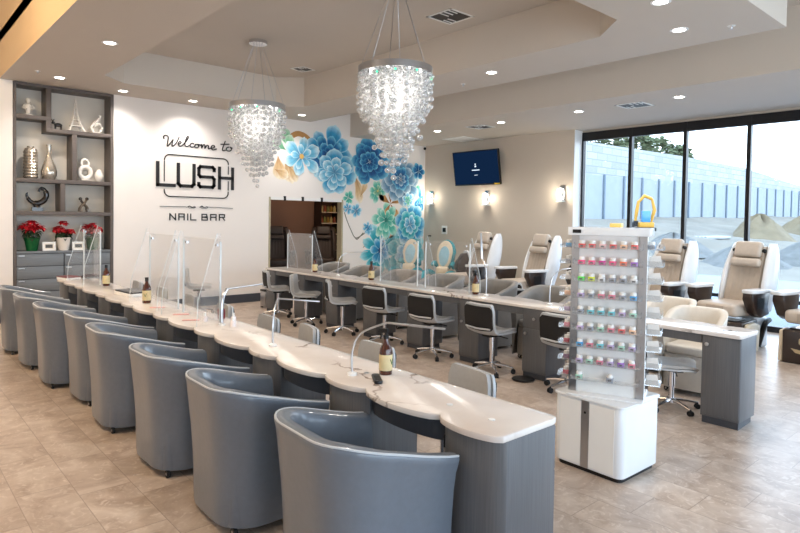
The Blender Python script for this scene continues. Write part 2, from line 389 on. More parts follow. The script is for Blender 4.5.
# the room behind the opening
b = MB(); b.bb(5.0, 10.9, 14.0, 14.14, 0, 3.0); b.bb(4.9, 5.0, YW+.14, 14.14, 0, 3.0); b.bb(10.5, 10.6, YW+.14, 14.14, 0, 3.0)
struct('wall_room_behind', b, M_brown_wall)
b = MB().bb(4.9, 10.6, YW+.14, 14.14, 2.9, 3.0); struct('ceiling', b, M_brown_wall)
b = MB(); b.bb(5.93, 5.965, YW-.012, YW+.15, .55, 2.05); b.bb(7.69, 7.73, YW-.012, YW+.15, .55, 2.05); struct('trim_2', b, mat('olive_beige_jamb', (176, 168, 142), .5, var=.03))
b = MB(); b.bb(5.965, 7.69, YW-.012, YW+.02, 1.995, 2.05); struct('trim_3', b, M_white)
for i, x in enumerate((6.28, 6.70, 7.17)):  # black clips on the strip over the opening, not of a mirror
    tag(MB().bb(x-.022, x+.022, YW-.03, YW+.0, 1.985, 2.075).build('opening_clip', M_black, bevel=.004),
        ['small black bracket on the white strip over the dark opening, first from the left', 'small black bracket on the white strip over the dark opening, middle one', 'small black bracket on the white strip over the dark opening, closest to the mural'][i], 'bracket', 'brackets over the opening', 'thing')
# ------------------------------------------------------------------ ceiling fittings
def dl(x, y, z, label):
    t = thing('ceiling_downlight', label, 'ceiling light', (x, y, z), 0, 'recessed ceiling lights')
    MB().lathe([(.062, -.001), (.062, -.004), (.088, -.004), (.090, .0015), (.062, .0015)], 28, cap=False).build('trim_ring', M_white, t)
    MB().lathe([(.0, -.002), (.062, -.002), (.062, .001)], 28, cap=False).build('lens', E_down, t)
    L = bpy.data.lights.new('downlight', 'SPOT'); L.energy = 52; L.spot_size = radians(140); L.spot_blend = 1; L.shadow_soft_size = .06; L.color = (1, .93, .86)
    o = bpy.data.objects.new('downlight', L); COL.objects.link(o); o.location = (x, y, z-.03)
    return t
spots = [(2.1, 9.9, 3.63, 'recessed downlight in the soffit just in front of the display shelves'),
 (2.1, 7.47, 3.63, 'recessed downlight on the left soffit arm, next nearer than the one by the shelves'),
 (2.1, 5.0, 3.63, 'recessed downlight on the left soffit arm, above the tub chairs and the view'),
 (3.07, 10.21, 3.63, 'recessed downlight in front of the wall between the shelves and the welcome lettering'),
 (4.21, 10.2, 3.63, 'recessed downlight straight above the welcome lettering on the wall'),
 (6.29, 10.02, 3.63, 'recessed downlight in the far soffit corner between the two chandeliers'),
 (6.25, 7.75, 3.63, 'recessed downlight on the right soffit arm hidden behind the near chandelier'),
 (6.25, 5.27, 3.63, 'recessed downlight on the right soffit arm just right of the near chandelier'),
 (6.21, 2.77, 3.63, 'recessed downlight on the right soffit arm above the polish rack, close to the sprinkler'),
 (5.31, 2.54, 3.63, 'recessed downlight at the top edge of the view on the near soffit arm'),
 (8.57, 8.6, 3.425, 'recessed downlight in the low soffit, closest to the mural'),
 (8.57, 6.98, 3.425, 'recessed downlight in the low soffit above and right of the television'),
 (8.56, 5.39, 3.425, 'recessed downlight in the low soffit where the window wall begins'),
 (8.52, 3.77, 3.425, 'recessed downlight in the low soffit over the windows, next to the round-edged vent'),
 (8.52, 2.1, 3.425, 'recessed downlight in the low soffit past the right edge of the view')]
for s in spots: dl(*s)
for x, y in ((2.1, 2.6),):     # more of the same lights behind the top edge of the view
    dl(x, y, 3.63, 'recessed downlight at the near left soffit corner above the top edge of the view')

def vent(x, y, z, w, h, label, rz=0):
    t = thing('ceiling_vent', label, 'vent', (x, y, z), rz, 'ceiling vents')
    q = MB(); q.bb(-w/2, w/2, -h/2, -h/2+.025, -.008, .0015); q.bb(-w/2, w/2, h/2-.025, h/2, -.008, .0015); q.bb(-w/2, -w/2+.025, -h/2, h/2, -.008, .0015); q.bb(w/2-.025, w/2, -h/2, h/2, -.008, .0015)
    q.build('frame', M_white, t)
    MB().bb(-w/2+.02, w/2-.02, -h/2+.02, h/2-.02, -.001, .001).build('duct_opening', M_black, t)
    q = MB(); n = 5
    for i in range(n):
        yy = -h/2+.03+(h-.06)*(i+.5)/n
        q.box((-w/4 if i < 3 else w/4, yy, -.005), (w/2-.06, .012, .008))
    q.build('louver_grille', M_white, t)
vent(5.5, 8.75, 4.15, .30, .30, 'small square ceiling vent in the tray near the far chandelier', .3)
vent(5.37, 5.2, 4.15, .42, .42, 'ceiling vent in the tray at the top edge beside the near chandelier')
vent(8.66, 4.5, 3.425, .42, .42, 'ceiling vent in the low soffit over the window wall')
vent(8.71, 7.6, 3.425, .42, .42, 'ceiling vent in the low soffit above the television')
q = MB().bb(9.45, 10.1, 8.7, 9.35, 3.417, 3.4265); tag(q.build('ceiling_hatch', M_white, bevel=.003), 'flat white square panel in the low soffit near the mural corner', 'ceiling panel', None, 'thing')
for x, y, z, l in ((1.78, 9.66, 3.63, 'small ceiling sprinkler on the left soffit above the shelves'), (6.49, 6.0, 3.63, 'small ceiling sprinkler on the right soffit behind the near chandelier'), (6.45, 2.36, 3.63, 'small ceiling sprinkler on the soffit at upper right over the windows')):
    t = thing('ceiling_sprinkler', l, 'sprinkler', (x, y, z), 0, 'ceiling sprinklers')
    MB().lathe([(0, -.002), (.036, -.003), (.04, .0015)], 20, cap=False).build('escutcheon', M_white, t)
    MB().lathe([(.012, 0), (.012, -.02), (.006, -.03), (.018, -.034), (.0, -.036)], 12, cap=False).build('sprinkler_head', M_steel, t)
t = thing('mounted_security_camera', 'tiny black security camera in the corner above the mural', 'camera', (10.10, 10.55, 3.36))
MB().box((.02, .02, .045), (.03, .03, .05)).build('bracket', M_white, t); MB().ball((0, 0, 0), .035).build('camera_dome', M_black, t)

# chandeliers
def chandelier():
    t = thing('crystal_chandelier', 'round crystal bead chandelier hanging nearer to the lettering wall, the smaller looking one', 'chandelier', (4.17, 7.82, 4.15), 0, 'crystal chandeliers')
    MB().lathe([(0, -.045), (.125, -.045), (.13, -.04), (.13, .0), (0, .0)], 32, cap=False).build('canopy', M_chrome, t)
    for i in range(6):
        a = 2*pi*i/6+.3
        MB().tube([(.06*cos(a), .06*sin(a), -.04), (.375*cos(a), .375*sin(a), -.90)], .0035, 6).build('cable', M_steel, t)
    MB().lathe([(.38, -.97), (.395, -.97), (.395, -.90), (.38, -.90), (.38, -.97)], 48, cap=False).build('ring_frame', M_steel, t)
    MB().lathe([(0, -.925), (.38, -.925), (.38, -.915), (0, -.915)], 40, cap=False).build('top_plate', M_chrome, t)
    rnd = random.Random(5)
    rows = [(.375, 20, .38), (.315, 16, .50), (.255, 13, .62), (.195, 10, .76), (.13, 7, .90), (.06, 4, 1.02), (0, 1, 1.08)]
    for r, n, L in rows:
        for i in range(n):
            a = 2*pi*(i+rnd.random()*.5)/n; x, y = r*cos(a), r*sin(a); l = L*rnd.uniform(.88, 1.05)+.04
            q = MB(); q.tube([(x, y, -.93), (x, y, -.95-l)], .0012, 4); k = 0; z = -.975-rnd.random()*.03
            while z > -.96-l:
                s = rnd.uniform(.027, .035)
                q.ball((x+rnd.uniform(-.018, .018), y+rnd.uniform(-.018, .018), z), (s, s, s*.95), 10, 7); z -= rnd.uniform(.068, .082)
            q.build('crystal_strand', M_crystal, t)
    for i in range(8):
        a = 2*pi*i/8+.2
        q = MB().lathe([(.012, 0), (.016, -.02), (.0, -.035)], 10, M=Matrix.Translation((.27*cos(a), .27*sin(a), -.93)), cap=False); q.build('bulb', E_bulb, t)
    for a, z in ((3.6, -1.0), (4.2, -.99), (5.1, -1.01), (3.1, -1.02)):
        MB().ball((.385*cos(a), .385*sin(a), z), .012, 8, 6).build('green_crystal', E_green, t)  # green crystals with a glow put into their material
    return t
ch = chandelier()
dup(ch, (4.19, 4.85, 4.15), .4, 'large crystal bead chandelier in front of the blue mural flowers', 'crystal chandeliers')
for x, y in ((4.17, 7.82), (4.19, 4.85)):
    L = bpy.data.lights.new('chandelier_light', 'POINT'); L.energy = 40; L.shadow_soft_size = .28; L.color = (1, .93, .84)
    o = bpy.data.objects.new('chandelier_light', L); COL.objects.link(o); o.location = (x, y, 2.95)

# ------------------------------------------------------------------ lettering on the wall
sign = thing('wall_sign', 'black welcome lettering with rounded box, flourish and nail bar name on white wall', 'wall sign', (0, YW, 0))
def strokes(name, lines, wd, dep=.008):
    q = MB()
    for P in lines:
        for (x0, z0), (x1, z1) in zip(P[:-1], P[1:]):
            L = math.hypot(x1-x0, z1-z0); a = math.atan2(z1-z0, x1-x0)
            q.box((0, 0, 0), (L+wd*.9, dep, wd), Matrix.Translation(((x0+x1)/2, -dep/2, (z0+z1)/2)) @ Matrix.Rotation(-a, 4, 'Y'))
    return q.build(name, M_ink, sign, smooth=False)
W = [[(3.875, 2.984), (3.862, 3.017), (3.896, 3.048), (3.944, 3.025), (3.937, 2.939), (3.931, 2.859), (3.989, 2.927), (4.033, 2.993), (4.013, 2.912), (4.02, 2.867), (4.076, 2.917), (4.117, 2.991), (4.138, 3.045)],
[(4.111, 2.91), (4.153, 2.925), (4.174, 2.951), (4.145, 2.962), (4.121, 2.922), (4.146, 2.879), (4.199, 2.905), (4.269, 2.988), (4.305, 3.055), (4.28, 3.06), (4.245, 2.968), (4.245, 2.898), (4.288, 2.892), (4.324, 2.916)],
[(4.403, 2.945), (4.367, 2.955), (4.334, 2.917), (4.36, 2.884), (4.414, 2.896)],
[(4.469, 2.944), (4.432, 2.933), (4.425, 2.89), (4.469, 2.884), (4.498, 2.918), (4.469, 2.944), (4.535, 2.932)],
[(4.535, 2.932), (4.549, 2.951), (4.55, 2.88), (4.579, 2.94), (4.609, 2.943), (4.609, 2.882), (4.646, 2.939), (4.676, 2.935), (4.677, 2.881), (4.714, 2.895), (4.775, 2.907), (4.797, 2.938), (4.759, 2.949), (4.729, 2.911), (4.76, 2.87), (4.836, 2.891)],
[(5.005, 3.053), (4.951, 2.909), (4.959, 2.873), (5.014, 2.885)], [(4.912, 2.985), (5.083, 3.001)],
[(5.076, 2.949), (5.029, 2.923), (5.037, 2.88), (5.096, 2.877), (5.132, 2.917), (5.092, 2.951), (5.147, 2.933)]]
q = MB()
for P in W:
    C = catmull(P, 4)
    q.tube([(x, -.006, z) for x, z in C], .011, 6)
q.build('welcome_script', M_ink, sign)
R = rrect(3.88, 5.07, 1.985, 2.72, .10, 6)
seg1 = []; zl, zh = 2.12, 2.60
def clipbox(pts):
    out, cur = [], []
    for p in pts+[pts[0]]:
        if zl < p[1] < zh and (p[0] > 5.0 or p[0] < 3.95):
            if cur: out.append(cur); cur = []
        else: cur.append(p)
    if cur: out.append(cur)
    return out
dense = []
for p, q2 in zip(R, R[1:]+R[:1]):
    n = max(1, int(math.hypot(q2[0]-p[0], q2[1]-p[1])/.02)); dense += [(p[0]+(q2[0]-p[0])*i/n, p[1]+(q2[1]-p[1])*i/n) for i in range(n)]
strokes('rounded_box', [s for s in clipbox(dense) if len(s) > 1], .018)
strokes('box_side', [[(5.07, 2.58), (5.07, 2.44)], [(5.07, 2.30), (5.07, 2.14)], [(3.88, 2.60), (3.88, 2.25)]], .016)
zb, zt, h = 2.18, 2.545, .034
zm = (zb+zt)/2
strokes('name_letter', [[(3.765, zt+.02), (3.765, zb), (4.055, zb)]], .058, .012)
strokes('name_letter', [[(4.125, zt+.015), (4.125, zb+.04), (4.165, zb), (4.37, zb), (4.41, zb+.04), (4.41, zt+.015)]], .058, .012)
strokes('name_letter', [[(4.79, zt-.06), (4.79, zt-.03), (4.76, zt), (4.53, zt), (4.50, zt-.035), (4.50, zm+.035), (4.53, zm), (4.76, zm), (4.79, zm-.035), (4.79, zb+.035), (4.76, zb), (4.53, zb), (4.50, zb+.03), (4.50, zb+.06)]], .056, .012)
strokes('name_letter', [[(4.895, zb-.01), (4.895, zt)], [(4.895, zm), (5.155, zm)], [(5.155, zb-.01), (5.155, zt)]], .056, .012)
n0, n1 = 1.575, 1.68; nm = (n0+n1)/2
NB = ([[(3.98, n0), (3.98, n1), (4.08, n0), (4.08, n1)], [(4.14, n0), (4.14, n1), (4.235, n1), (4.235, n0)], [(4.14, nm), (4.235, nm)], [(4.30, n0), (4.30, n1)], [(4.355, n1), (4.355, n0), (4.45, n0)],
 [(4.565, n0), (4.565, n1), (4.65, n1), (4.662, nm+.01), (4.565, nm), (4.668, nm-.01), (4.665, n0), (4.565, n0)], [(4.73, n0), (4.73, n1), (4.835, n1), (4.835, n0)], [(4.73, nm), (4.835, nm)], [(4.90, n0), (4.90, n1), (5.0, n1), (5.0, nm), (4.90, nm)], [(4.96, nm), (5.005, n0)]])
for i_, j_ in ((0, 1), (1, 3), (3, 4), (4, 5), (5, 6), (6, 8), (8, 10)): strokes('small_name_letter', NB[i_:j_], .02)
sw = lambda x0, s: [(x0+s*(.01+.035*t*cos(6*t)*1.6), 1.812+.03*t*sin(6*t)) for t in [i/10 for i in range(11)]]
strokes('flourish_line', [[(3.807, 1.806), (4.27, 1.812)], [(4.68, 1.815), (5.165, 1.802)], sw(4.33, 1), sw(4.42, -1), [(4.28, 1.80), (4.33, 1.83), (4.40, 1.795), (4.44, 1.81)], sw(4.56, 1), sw(4.65, -1), [(4.52, 1.805), (4.56, 1.835), (4.62, 1.8), (4.67, 1.82)]], .007)

# ------------------------------------------------------------------ floral mural painted on the back wall
mural = thing('wall_art', 'large blue and teal painted flowers with gold leaves on the white wall', 'mural', (0, YW, 0))
layer = [0]; fl = [1]
def mixc(a, b, t): return tuple(x+(y-x)*t for x, y in zip(a, b))
def petal(q, cx, cz, ang, r0, r1, wd, cols, ruf=.06, rnd=random, bend=0):
    layer[0] += 1; yy = -.0015-layer[0]*.0002
    A, B, C = [lin(c) for c in cols]; NU, NV = 13, 11; vs, cl = [], []
    ph = rnd.random()*6
    for i in range(NU):
        s = (i/(NU-1))**.8
        for j in range(NV):
            v = j/(NV-1)*2-1
            prof = (.6+.4*min(1, s*2.2))*math.sqrt(max(0, 1-max(0, (s-.35)/.65)**4*.82))
            rr = r0+(r1-r0)*s*(1-.10*v*v)+(ruf*(r1-r0)*sin(v*7+ph)*s*s)
            th = ang+v*wd*prof+bend*s
            vs.append((cx+rr*cos(th), yy, cz+rr*sin(th)))
            k = mixc(A, B, min(1, s*1.5)) if s < .66 else mixc(B, C, (s-.66)/.34)
            if j in (3, 7): k = mixc(k, A, .45*(1-s*.6))
            if j in (0, NV-1) or i >= NU-2: k = mixc(k, C, .75)
            cl.append(k)
    q.add(vs, [(i*NV+j, (i+1)*NV+j, (i+1)*NV+j+1, i*NV+j+1) for i in range(NU-1) for j in range(NV-1)], cols=cl)
def flower(name, cx, cz, rings, cen=None, seed=1, squash=(1, 1)):
    rn = random.Random(seed); q = MB(); fl[0] += 1; layer[0] = (fl[0] % 3)*32
    for n, r0, r1, wd, cols in rings:
        a0 = rn.random()*6
        for i in range(n):
            rs = rn.uniform(.86, 1.12)
            petal(q, 0, 0, a0+2*pi*i/n+rn.uniform(-.12, .12), r0, r1*rs, wd*rn.uniform(.85, 1.15), cols, .02, rn)
    if cen:
        layer[0] += 1
        rr, col = cen; n = 14; yy = -.0015-layer[0]*.0002
        q.add([(0, yy, 0)]+[(rr*cos(2*pi*i/n), yy, rr*sin(2*pi*i/n)) for i in range(n)], [(0, 1+i, 1+(i+1) % n) for i in range(n)], cols=[lin(col)]*(n+1))
    q.v = [(cx+x*squash[0], y, cz+z*squash[1]) for x, y, z in q.v]
    return q.build(name, M_paint, mural, smooth=False)
DB = [(6, 44, 96), (16, 110, 170), (120, 200, 226)]; MBl = [(10, 84, 140), (50, 156, 204), (190, 230, 242)]; LB = [(40, 110, 160), (112, 190, 222), (224, 244, 250)]
DK = [(4, 30, 72), (8, 84, 146), (70, 160, 200)]; GB = [(34, 70, 110), (92, 142, 178), (196, 218, 230)]; TG = [(20, 130, 120), (90, 190, 170), (206, 238, 226)]; TE = [(10, 110, 130), (40, 170, 190), (176, 230, 236)]
GO = [(172, 122, 70), (224, 196, 152), (246, 236, 214)]; GR = [(60, 130, 96), (130, 190, 150), (210, 232, 214)]
def leaf(name, pts, cols):
    q = MB(); rn = random.Random(3); layer[0] = 0
    for x, z, a, L, wd in pts: petal(q, x, z, a, .0, L, wd, cols, .02, rn)
    return q.build(name, M_paint, mural, smooth=False)
def stem(P, r, col):
    q = MB(); C = catmull(P, 5); cl = lin(col)
    pts = []; cols = []
    for i, (x, z) in enumerate(C):
        dx, dz = (C[min(i+1, len(C)-1)][0]-C[max(i-1, 0)][0], C[min(i+1, len(C)-1)][1]-C[max(i-1, 0)][1]); L = math.hypot(dx, dz) or 1
        pts += [(x-dz/L*r, -.001-r*.004, z+dx/L*r), (x+dz/L*r, -.001-r*.004, z-dx/L*r)]; cols += [cl, cl]
    q.add(pts, [(2*i, 2*i+1, 2*i+3, 2*i+2) for i in range(len(C)-1)], cols=cols)
    return q.build('painted_stem', M_paint, mural, smooth=False)
stem([(7.75, 1.9), (7.80, 1.7), (7.95, 1.4), (8.08, 1.22), (8.25, 1.27), (8.40, 1.36)], .012, (120, 120, 110))
stem([(8.08, 1.22), (8.14, 1.19), (8.3, 1.33)], .012, (120, 120, 110))
stem([(8.3, 1.0), (8.5, 1.1), (8.75, 1.05)], .008, (150, 140, 120))
leaf('painted_leaf', [(6.36, 3.05, 1.9, .42, .5), (6.30, 3.0, 2.6, .35, .5), (6.30, 3.0, 1.2, .34, .5)], GR)
stem([(6.32, 3.12), (6.42, 3.28), (6.6, 3.36), (6.82, 3.28), (6.95, 3.08)], .055, (190, 140, 84))
stem([(6.34, 3.16), (6.45, 3.30), (6.6, 3.36), (6.8, 3.30)], .025, (232, 200, 150))
leaf('painted_leaf', [(6.12, 2.88, -1.45, .48, .5), (6.28, 2.86, -1.2, .55, .45), (6.05, 2.6, -.4, .34, .5), (6.35, 2.72, -1.0, .4, .4)], GO)
leaf('painted_leaf', [(8.02, 2.62, -1.15, .52, .32), (8.08, 2.55, -1.35, .58, .3), (8.2, 2.12, 1.1, .4, .3)], GO)
leaf('painted_leaf', [(6.98, 2.66, 2.6, .3, .4)], [(170, 120, 90), (230, 190, 160), (250, 236, 226)])
leaf('painted_leaf', [(9.08, 2.0, .4, .42, .35), (9.08, 2.0, 1.5, .34, .35), (9.08, 2.0, 2.6, .40, .35), (9.08, 2.0, -.9, .40, .35), (9.08, 2.0, -2.1, .3, .35)], [(130, 84, 40), (190, 140, 82), (236, 208, 160)])
leaf('painted_leaf', [(8.8, 1.25, .1, .42, .3), (8.9, 1.28, 2.9, .4, .3)], [(140, 100, 70), (196, 160, 124), (230, 210, 190)])
flower('painted_flower', 6.66, 2.90, [(6, .0, .46, .46, LB), (5, .0, .26, .40, LB)], (.055, (214, 170, 90)), 4)
flower('painted_flower', 7.32, 2.98, [(9, .18, .62, .40, MBl), (8, .1, .48, .44, DB), (6, .05, .3, .5, DB), (6, .0, .18, .5, DK)], (.05, (20, 50, 80)), 8, (1, .98))
flower('painted_flower', 7.50, 2.62, [(7, .1, .55, .52, MBl), (6, .05, .42, .52, LB), (6, .0, .24, .5, LB)], None, 13, (1, .9))
flower('painted_flower', 8.44, 2.92, [(9, .18, .58, .42, DB), (8, .1, .42, .46, DK), (8, .04, .28, .5, DB), (5, .0, .15, .5, DK)], None, 21, (1.0, .9))
flower('painted_flower', 8.70, 2.28, [(8, .0, .27, .42, TG), (6, .0, .15, .4, GR)], (.03, (210, 200, 120)), 5)
flower('painted_flower', 9.38, 2.58, [(9, .2, .66, .40, GB), (8, .1, .46, .46, GB), (8, .05, .3, .5, DB), (6, .0, .17, .5, GB)], None, 31, (1, .92))
flower('painted_flower', 9.95, 2.80, [(6, .0, .2, .5, DB)], None, 36)
flower('painted_flower', 9.80, 2.36, [(6, .0, .26, .5, TG)], None, 35)
flower('painted_flower', 10.0, 2.02, [(7, .0, .17, .5, DB), (5, 0, .1, .5, MBl)], None, 37, (1, 2.0))
flower('painted_flower', 9.62, 2.10, [(6, .0, .2, .5, LB), (5, .0, .12, .5, TG)], None, 38)
flower('painted_flower', 7.88, 2.10, [(6, .0, .16, .5, TG)], None, 41); flower('painted_flower', 7.86, 1.86, [(6, .0, .14, .5, LB)], None, 42); flower('painted_flower', 8.08, 1.82, [(6, .0, .16, .5, LB)], None, 43)
flower('painted_flower', 8.96, 1.62, [(8, .0, .42, .40, TG), (7, .0, .26, .45, TG)], (.05, (30, 120, 110)), 45, (1, 1.05))
flower('painted_flower', 8.42, 1.44, [(7, .0, .17, .4, LB), (5, 0, .1, .5, MBl)], None, 48)
flower('painted_flower', 9.70, 1.52, [(9, .16, .50, .40, MBl), (7, .08, .36, .5, TE), (7, .0, .22, .5, LB)], None, 51, (.95, 1))
flower('painted_flower', 8.80, .92, [(9, .0, .58, .36, TE), (7, .0, .32, .48, MBl)], (.06, (10, 60, 110)), 55)
flower('painted_flower', 9.62, .80, [(9, .1, .62, .40, TE), (7, .0, .4, .5, MBl), (6, 0, .2, .5, DB)], None, 58)

# ------------------------------------------------------------------ wall mounted things on the beige wall
tv = thing('wall_tv', 'black flat television tilted down high on the beige wall', 'television', (XW-.16, 8.82, 2.80))
T = Matrix.Rotation(radians(-9), 4, 'Y')
MB().bb(-.03, .02, -.66, .66, -.38, .38, T).build('screen_housing', M_black, tv, bevel=.008)
MB().bb(-.033, -.029, -.635, .635, -.35, .36, T).build('screen', E_screen, tv)
q = MB(); q.bb(-.0345, -.0335, -.012, .012, .06, .10, T); q.bb(-.0345, -.0335, -.022, .022, .02, .05, T); q.bb(-.0345, -.0335, -.11, .11, -.055, -.035, T); q.bb(-.0345, -.0335, -.05, .05, -.16, -.15, T); q.build('screen_mark', E_mark, tv)
MB().bb(-.034, -.030, -.64, -.50, -.372, -.345, T).build('energy_sticker', mat('yellow_sticker', (230, 196, 40), .6), tv)
q = MB(); q.bb(.02, .16, -.12, .12, -.08, .08); q.bb(.14, .161, -.2, .2, -.15, .15); q.build('wall_mount', M_black, tv)
def sconce(y, z, label):
    t = thing('wall_sconce', label, 'wall lamp', (XW, y, z), 0, 'wall sconces')
    MB().bb(-.02, .001, -.06, .06, -.16, .16).build('back_plate', M_chrome, t, bevel=.003)
    MB().bb(-.105, -.02, -.05, -.042, -.14, .12).bb(-.105, -.02, .042, .05, -.14, .12).bb(-.11, -.105, -.05, .05, -.14, .12).build('glass_shade', M_acrh, t)
    MB().lathe([(.02, .035), (.02, .10)], 14, M=Matrix.Translation((-.062, 0, 0))).build('bulb_tube', E_sconce, t); MB().lathe([(.02, -.12), (.02, -.07)], 14, M=Matrix.Translation((-.062, 0, 0))).build('bulb_tube', E_sconce, t); MB().lathe([(.024, -.07), (.024, .035)], 14, M=Matrix.Translation((-.062, 0, 0))).build('center_sleeve', M_chrome, t)
    MB().bb(-.12, 0, -.07, .07, -.165, -.145).build('bottom_glass', M_acre, t, bevel=.002)
    L = bpy.data.lights.new('sconce_light', 'POINT'); L.energy = 6; L.shadow_soft_size = .04; L.color = (1, .9, .74)
    o = bpy.data.objects.new('sconce_light', L); COL.objects.link(o); o.location = (XW-.16, y, z)
sconce(10.36, 2.17, 'lit crystal wall sconce nearest the mural corner'); sconce(8.62, 2.14, 'lit crystal wall sconce under the television'); sconce(6.72, 2.20, 'lit crystal wall sconce nearest the windows')
t = thing('wall_outlet', 'black and white wall control plate on the beige wall above the small teal chair', 'wall plate', (XW, 9.92, 1.41)); MB().bb(-.008, .001, -.09, .09, -.10, .10).build('cover_plate', M_white, t, bevel=.002); MB().bb(-.014, -.007, -.05, .05, -.05, .05).build('black_socket', M_black, t)
tag(MB().bb(XW-.012, XW+.001, 10.36, 10.46, 1.24, 1.27).build('wall_switch', M_black, bevel=.002), 'tiny black strip switch low on the beige wall by the mural corner', 'switch', None, 'thing')
# ------------------------------------------------------------------ built in display shelves
sh = thing('display_shelf', 'tall built-in grey display shelf with staggered compartments over a drawer base', 'shelf unit', (0, YW, 0))
D0, D1 = .0, .35
MB().bb(1.65, 3.03, D1, D1+.015, 1.05, 3.62).build('back_panel', M_shelfback, sh)
MB().bb(1.635, 1.675, -.01, D1, 0, 3.625).build('side_panel', M_shelf, sh); MB().bb(3.0, 3.045, -.01, D1, 0, 3.625).build('side_panel', M_shelf, sh)
MB().bb(1.675, 3.0, -.008, D1, 3.585, 3.625).build('top_panel', M_shelf, sh)
for x0, x1, z in ((1.675, 2.13, 3.115), (2.08, 3.0, 2.94), (1.675, 3.0, 2.155), (1.675, 3.0, 1.655)):
    MB().bb(x0, x1, -.008, D1, z-.03, z+.03).build('shelf_board', M_shelf, sh, bevel=.002)
for x, z0, z1 in ((2.105, 2.91, 3.585), (2.465, 2.185, 2.91), (2.30, 1.685, 2.125)):
    MB().bb(x-.035, x+.035, -.006, D1, z0, z1).build('divider', M_shelf, sh, bevel=.002)
MB().bb(1.675, 3.0, -.012, D1, 1.035, 1.07).build('counter_board', M_drawer, sh, bevel=.003)
MB().bb(1.675, 3.0, .02, D1, .0, 1.035).build('base_body', M_cabd, sh)
for c, (x0, x1) in enumerate(((1.68, 2.31), (2.325, 2.995))):
    for k in range(5):
        z1 = 1.025-k*.195
        d_ = MB().bb(x0, x1, -.006, .02, z1-.185, z1).build('drawer', M_drawer, sh, bevel=.002)
        MB().bb(x0+.02, x0+.10, -.018, -.006, z1-.035, z1-.015).build('pull_handle', M_steel, d_, bevel=.002)
yb = YW+.17
def deco(name, label, cat, x, z, y=yb): return thing(name, label, cat, (x, y, z))
# top compartment
t = deco('figurine', 'small white kneeling figurine in the top left compartment of the shelf', 'figurine', 1.86, 3.146)
MB().lathe([(.0, 0), (.07, 0), (.07, .03), (.03, .05), (.055, .12), (.05, .17), (.02, .2), (.0, .2)], 14, cap=False).ball((0, 0, .235), (.035, .035, .042)).tube([(.05, 0, .17), (.075, -.03, .12), (.03, -.06, .10)], .016).tube([(-.05, 0, .17), (-.075, -.03, .12), (-.03, -.06, .10)], .016).build('body', M_whitecer, t)
t = deco('animal_figurine', 'tiny dark horned animal figurine beside the tower on the upper shelf', 'figurine', 2.27, 2.971)
q = MB(); q.ball((0, 0, .085), (.06, .028, .032)); q.ball((-.07, 0, .115), (.026, .02, .022)); q.tube([(-.075, 0, .13), (-.09, .02, .17)], .006).tube([(-.075, 0, .13), (-.06, -.02, .17)], .006)
for x in (-.04, .04):
    for y in (-.015, .015): q.tube([(x, y, .08), (x, y, .0)], [.012, .008])
q.build('body', M_blackcer, t)
t = deco('tower_figurine', 'slim white openwork tower figurine on the upper shelf', 'figurine', 2.52, 2.974)
q = MB()
for sx in (-1, 1):
    for sy in (-1, 1):
        q.tube([(sx*.115, sy*.1, 0), (sx*.075, sy*.065, .09), (sx*.045, sy*.04, .2), (sx*.02, sy*.018, .36), (sx*.006, sy*.006, .54)], [.017, .015, .011, .008, .006], 6)
q.box((0, 0, .10), (.17, .15, .018)); q.box((0, 0, .2), (.105, .09, .014)); q.box((0, 0, .4), (.045, .04, .012)); q.tube([(0, 0, .5), (0, 0, .62)], [.009, .003])
for z, w in ((.15, .065), (.27, .036), (.33, .026)):
    q.box((0, -w, z), (w*2, .006, .008)); q.box((0, w, z), (w*2, .006, .008)); q.box((-w, 0, z), (.006, w*2, .008)); q.box((w, 0, z), (.006, w*2, .008))
q.v = [(x, y, max(0, z)*.93) for x, y, z in q.v]; q.build('lattice', M_whitecer, t)
t = deco('birdcage_figurine', 'small white curled figurine on the right end of the upper shelf', 'figurine', 2.83, 2.971)
q = MB(); q.lathe([(0, 0), (.07, 0), (.06, .025), (0, .025)], 14, cap=False); q.tube(catmull([(-.05, 0, .03), (-.08, 0, .1), (-.04, 0, .16), (.02, 0, .22), (.05, 0, .28)]), .022); q.tube(catmull([(.05, 0, .03), (.08, 0, .1), (.03, 0, .17), (-.03, 0, .12)]), .02); q.ball((.05, 0, .29), .03)
q.build('body', M_whitecer, t)
# silver vases, knot, egg
t = deco('vase', 'tall ribbed cylindrical silver vase on the middle shelf', 'vase', 1.89, 2.186)
pr_ = [(0, 0), (.085, 0)]
for k in range(9): pr_ += [(.105, .03+k*.047), (.094, .053+k*.047)]
pr_ += [(.085, .46), (.05, .48), (.05, .50), (.04, .50), (.04, .47), (0, .47)]
MB().lathe(pr_, 24, cap=False).build('body', M_silver, t)
t = deco('vase', 'bottle-shaped silver vase with a narrow neck on the middle shelf', 'vase', 2.14, 2.186)
MB().lathe([(0, 0), (.08, 0), (.11, .06), (.115, .13), (.09, .22), (.045, .33), (.03, .42), (.035, .50), (.042, .545), (.032, .545), (.025, .5), (0, .49)], 24, cap=False).build('body', M_silver, t)
t = deco('knot_sculpture', 'white figure-eight loop sculpture on the middle shelf', 'sculpture', 2.66, 2.19)
q = MB(); q.lathe([(.0, 0), (.07, 0), (.08, .02), (.05, .03), (0, .03)], 16, cap=False)
q.tube([(.095*sin(2*a), .03*sin(a), .135+(.10*-cos(a) if False else 0)+.0+.0+(.105-.105*cos(a))*.0) if False else (.085*sin(a), .0, .138-.095*cos(a)) for a in [2*pi*i/24 for i in range(24)]], .036, 10, closed=True)
q.tube([(.055*sin(a), .0, .285-.065*cos(a)) for a in [2*pi*i/20 for i in range(20)]], .022, 10, closed=True)
q.tube([(0, 0, .34), (0, 0, .37)], [.02, .012]); q.build('loops', M_whitecer, t)
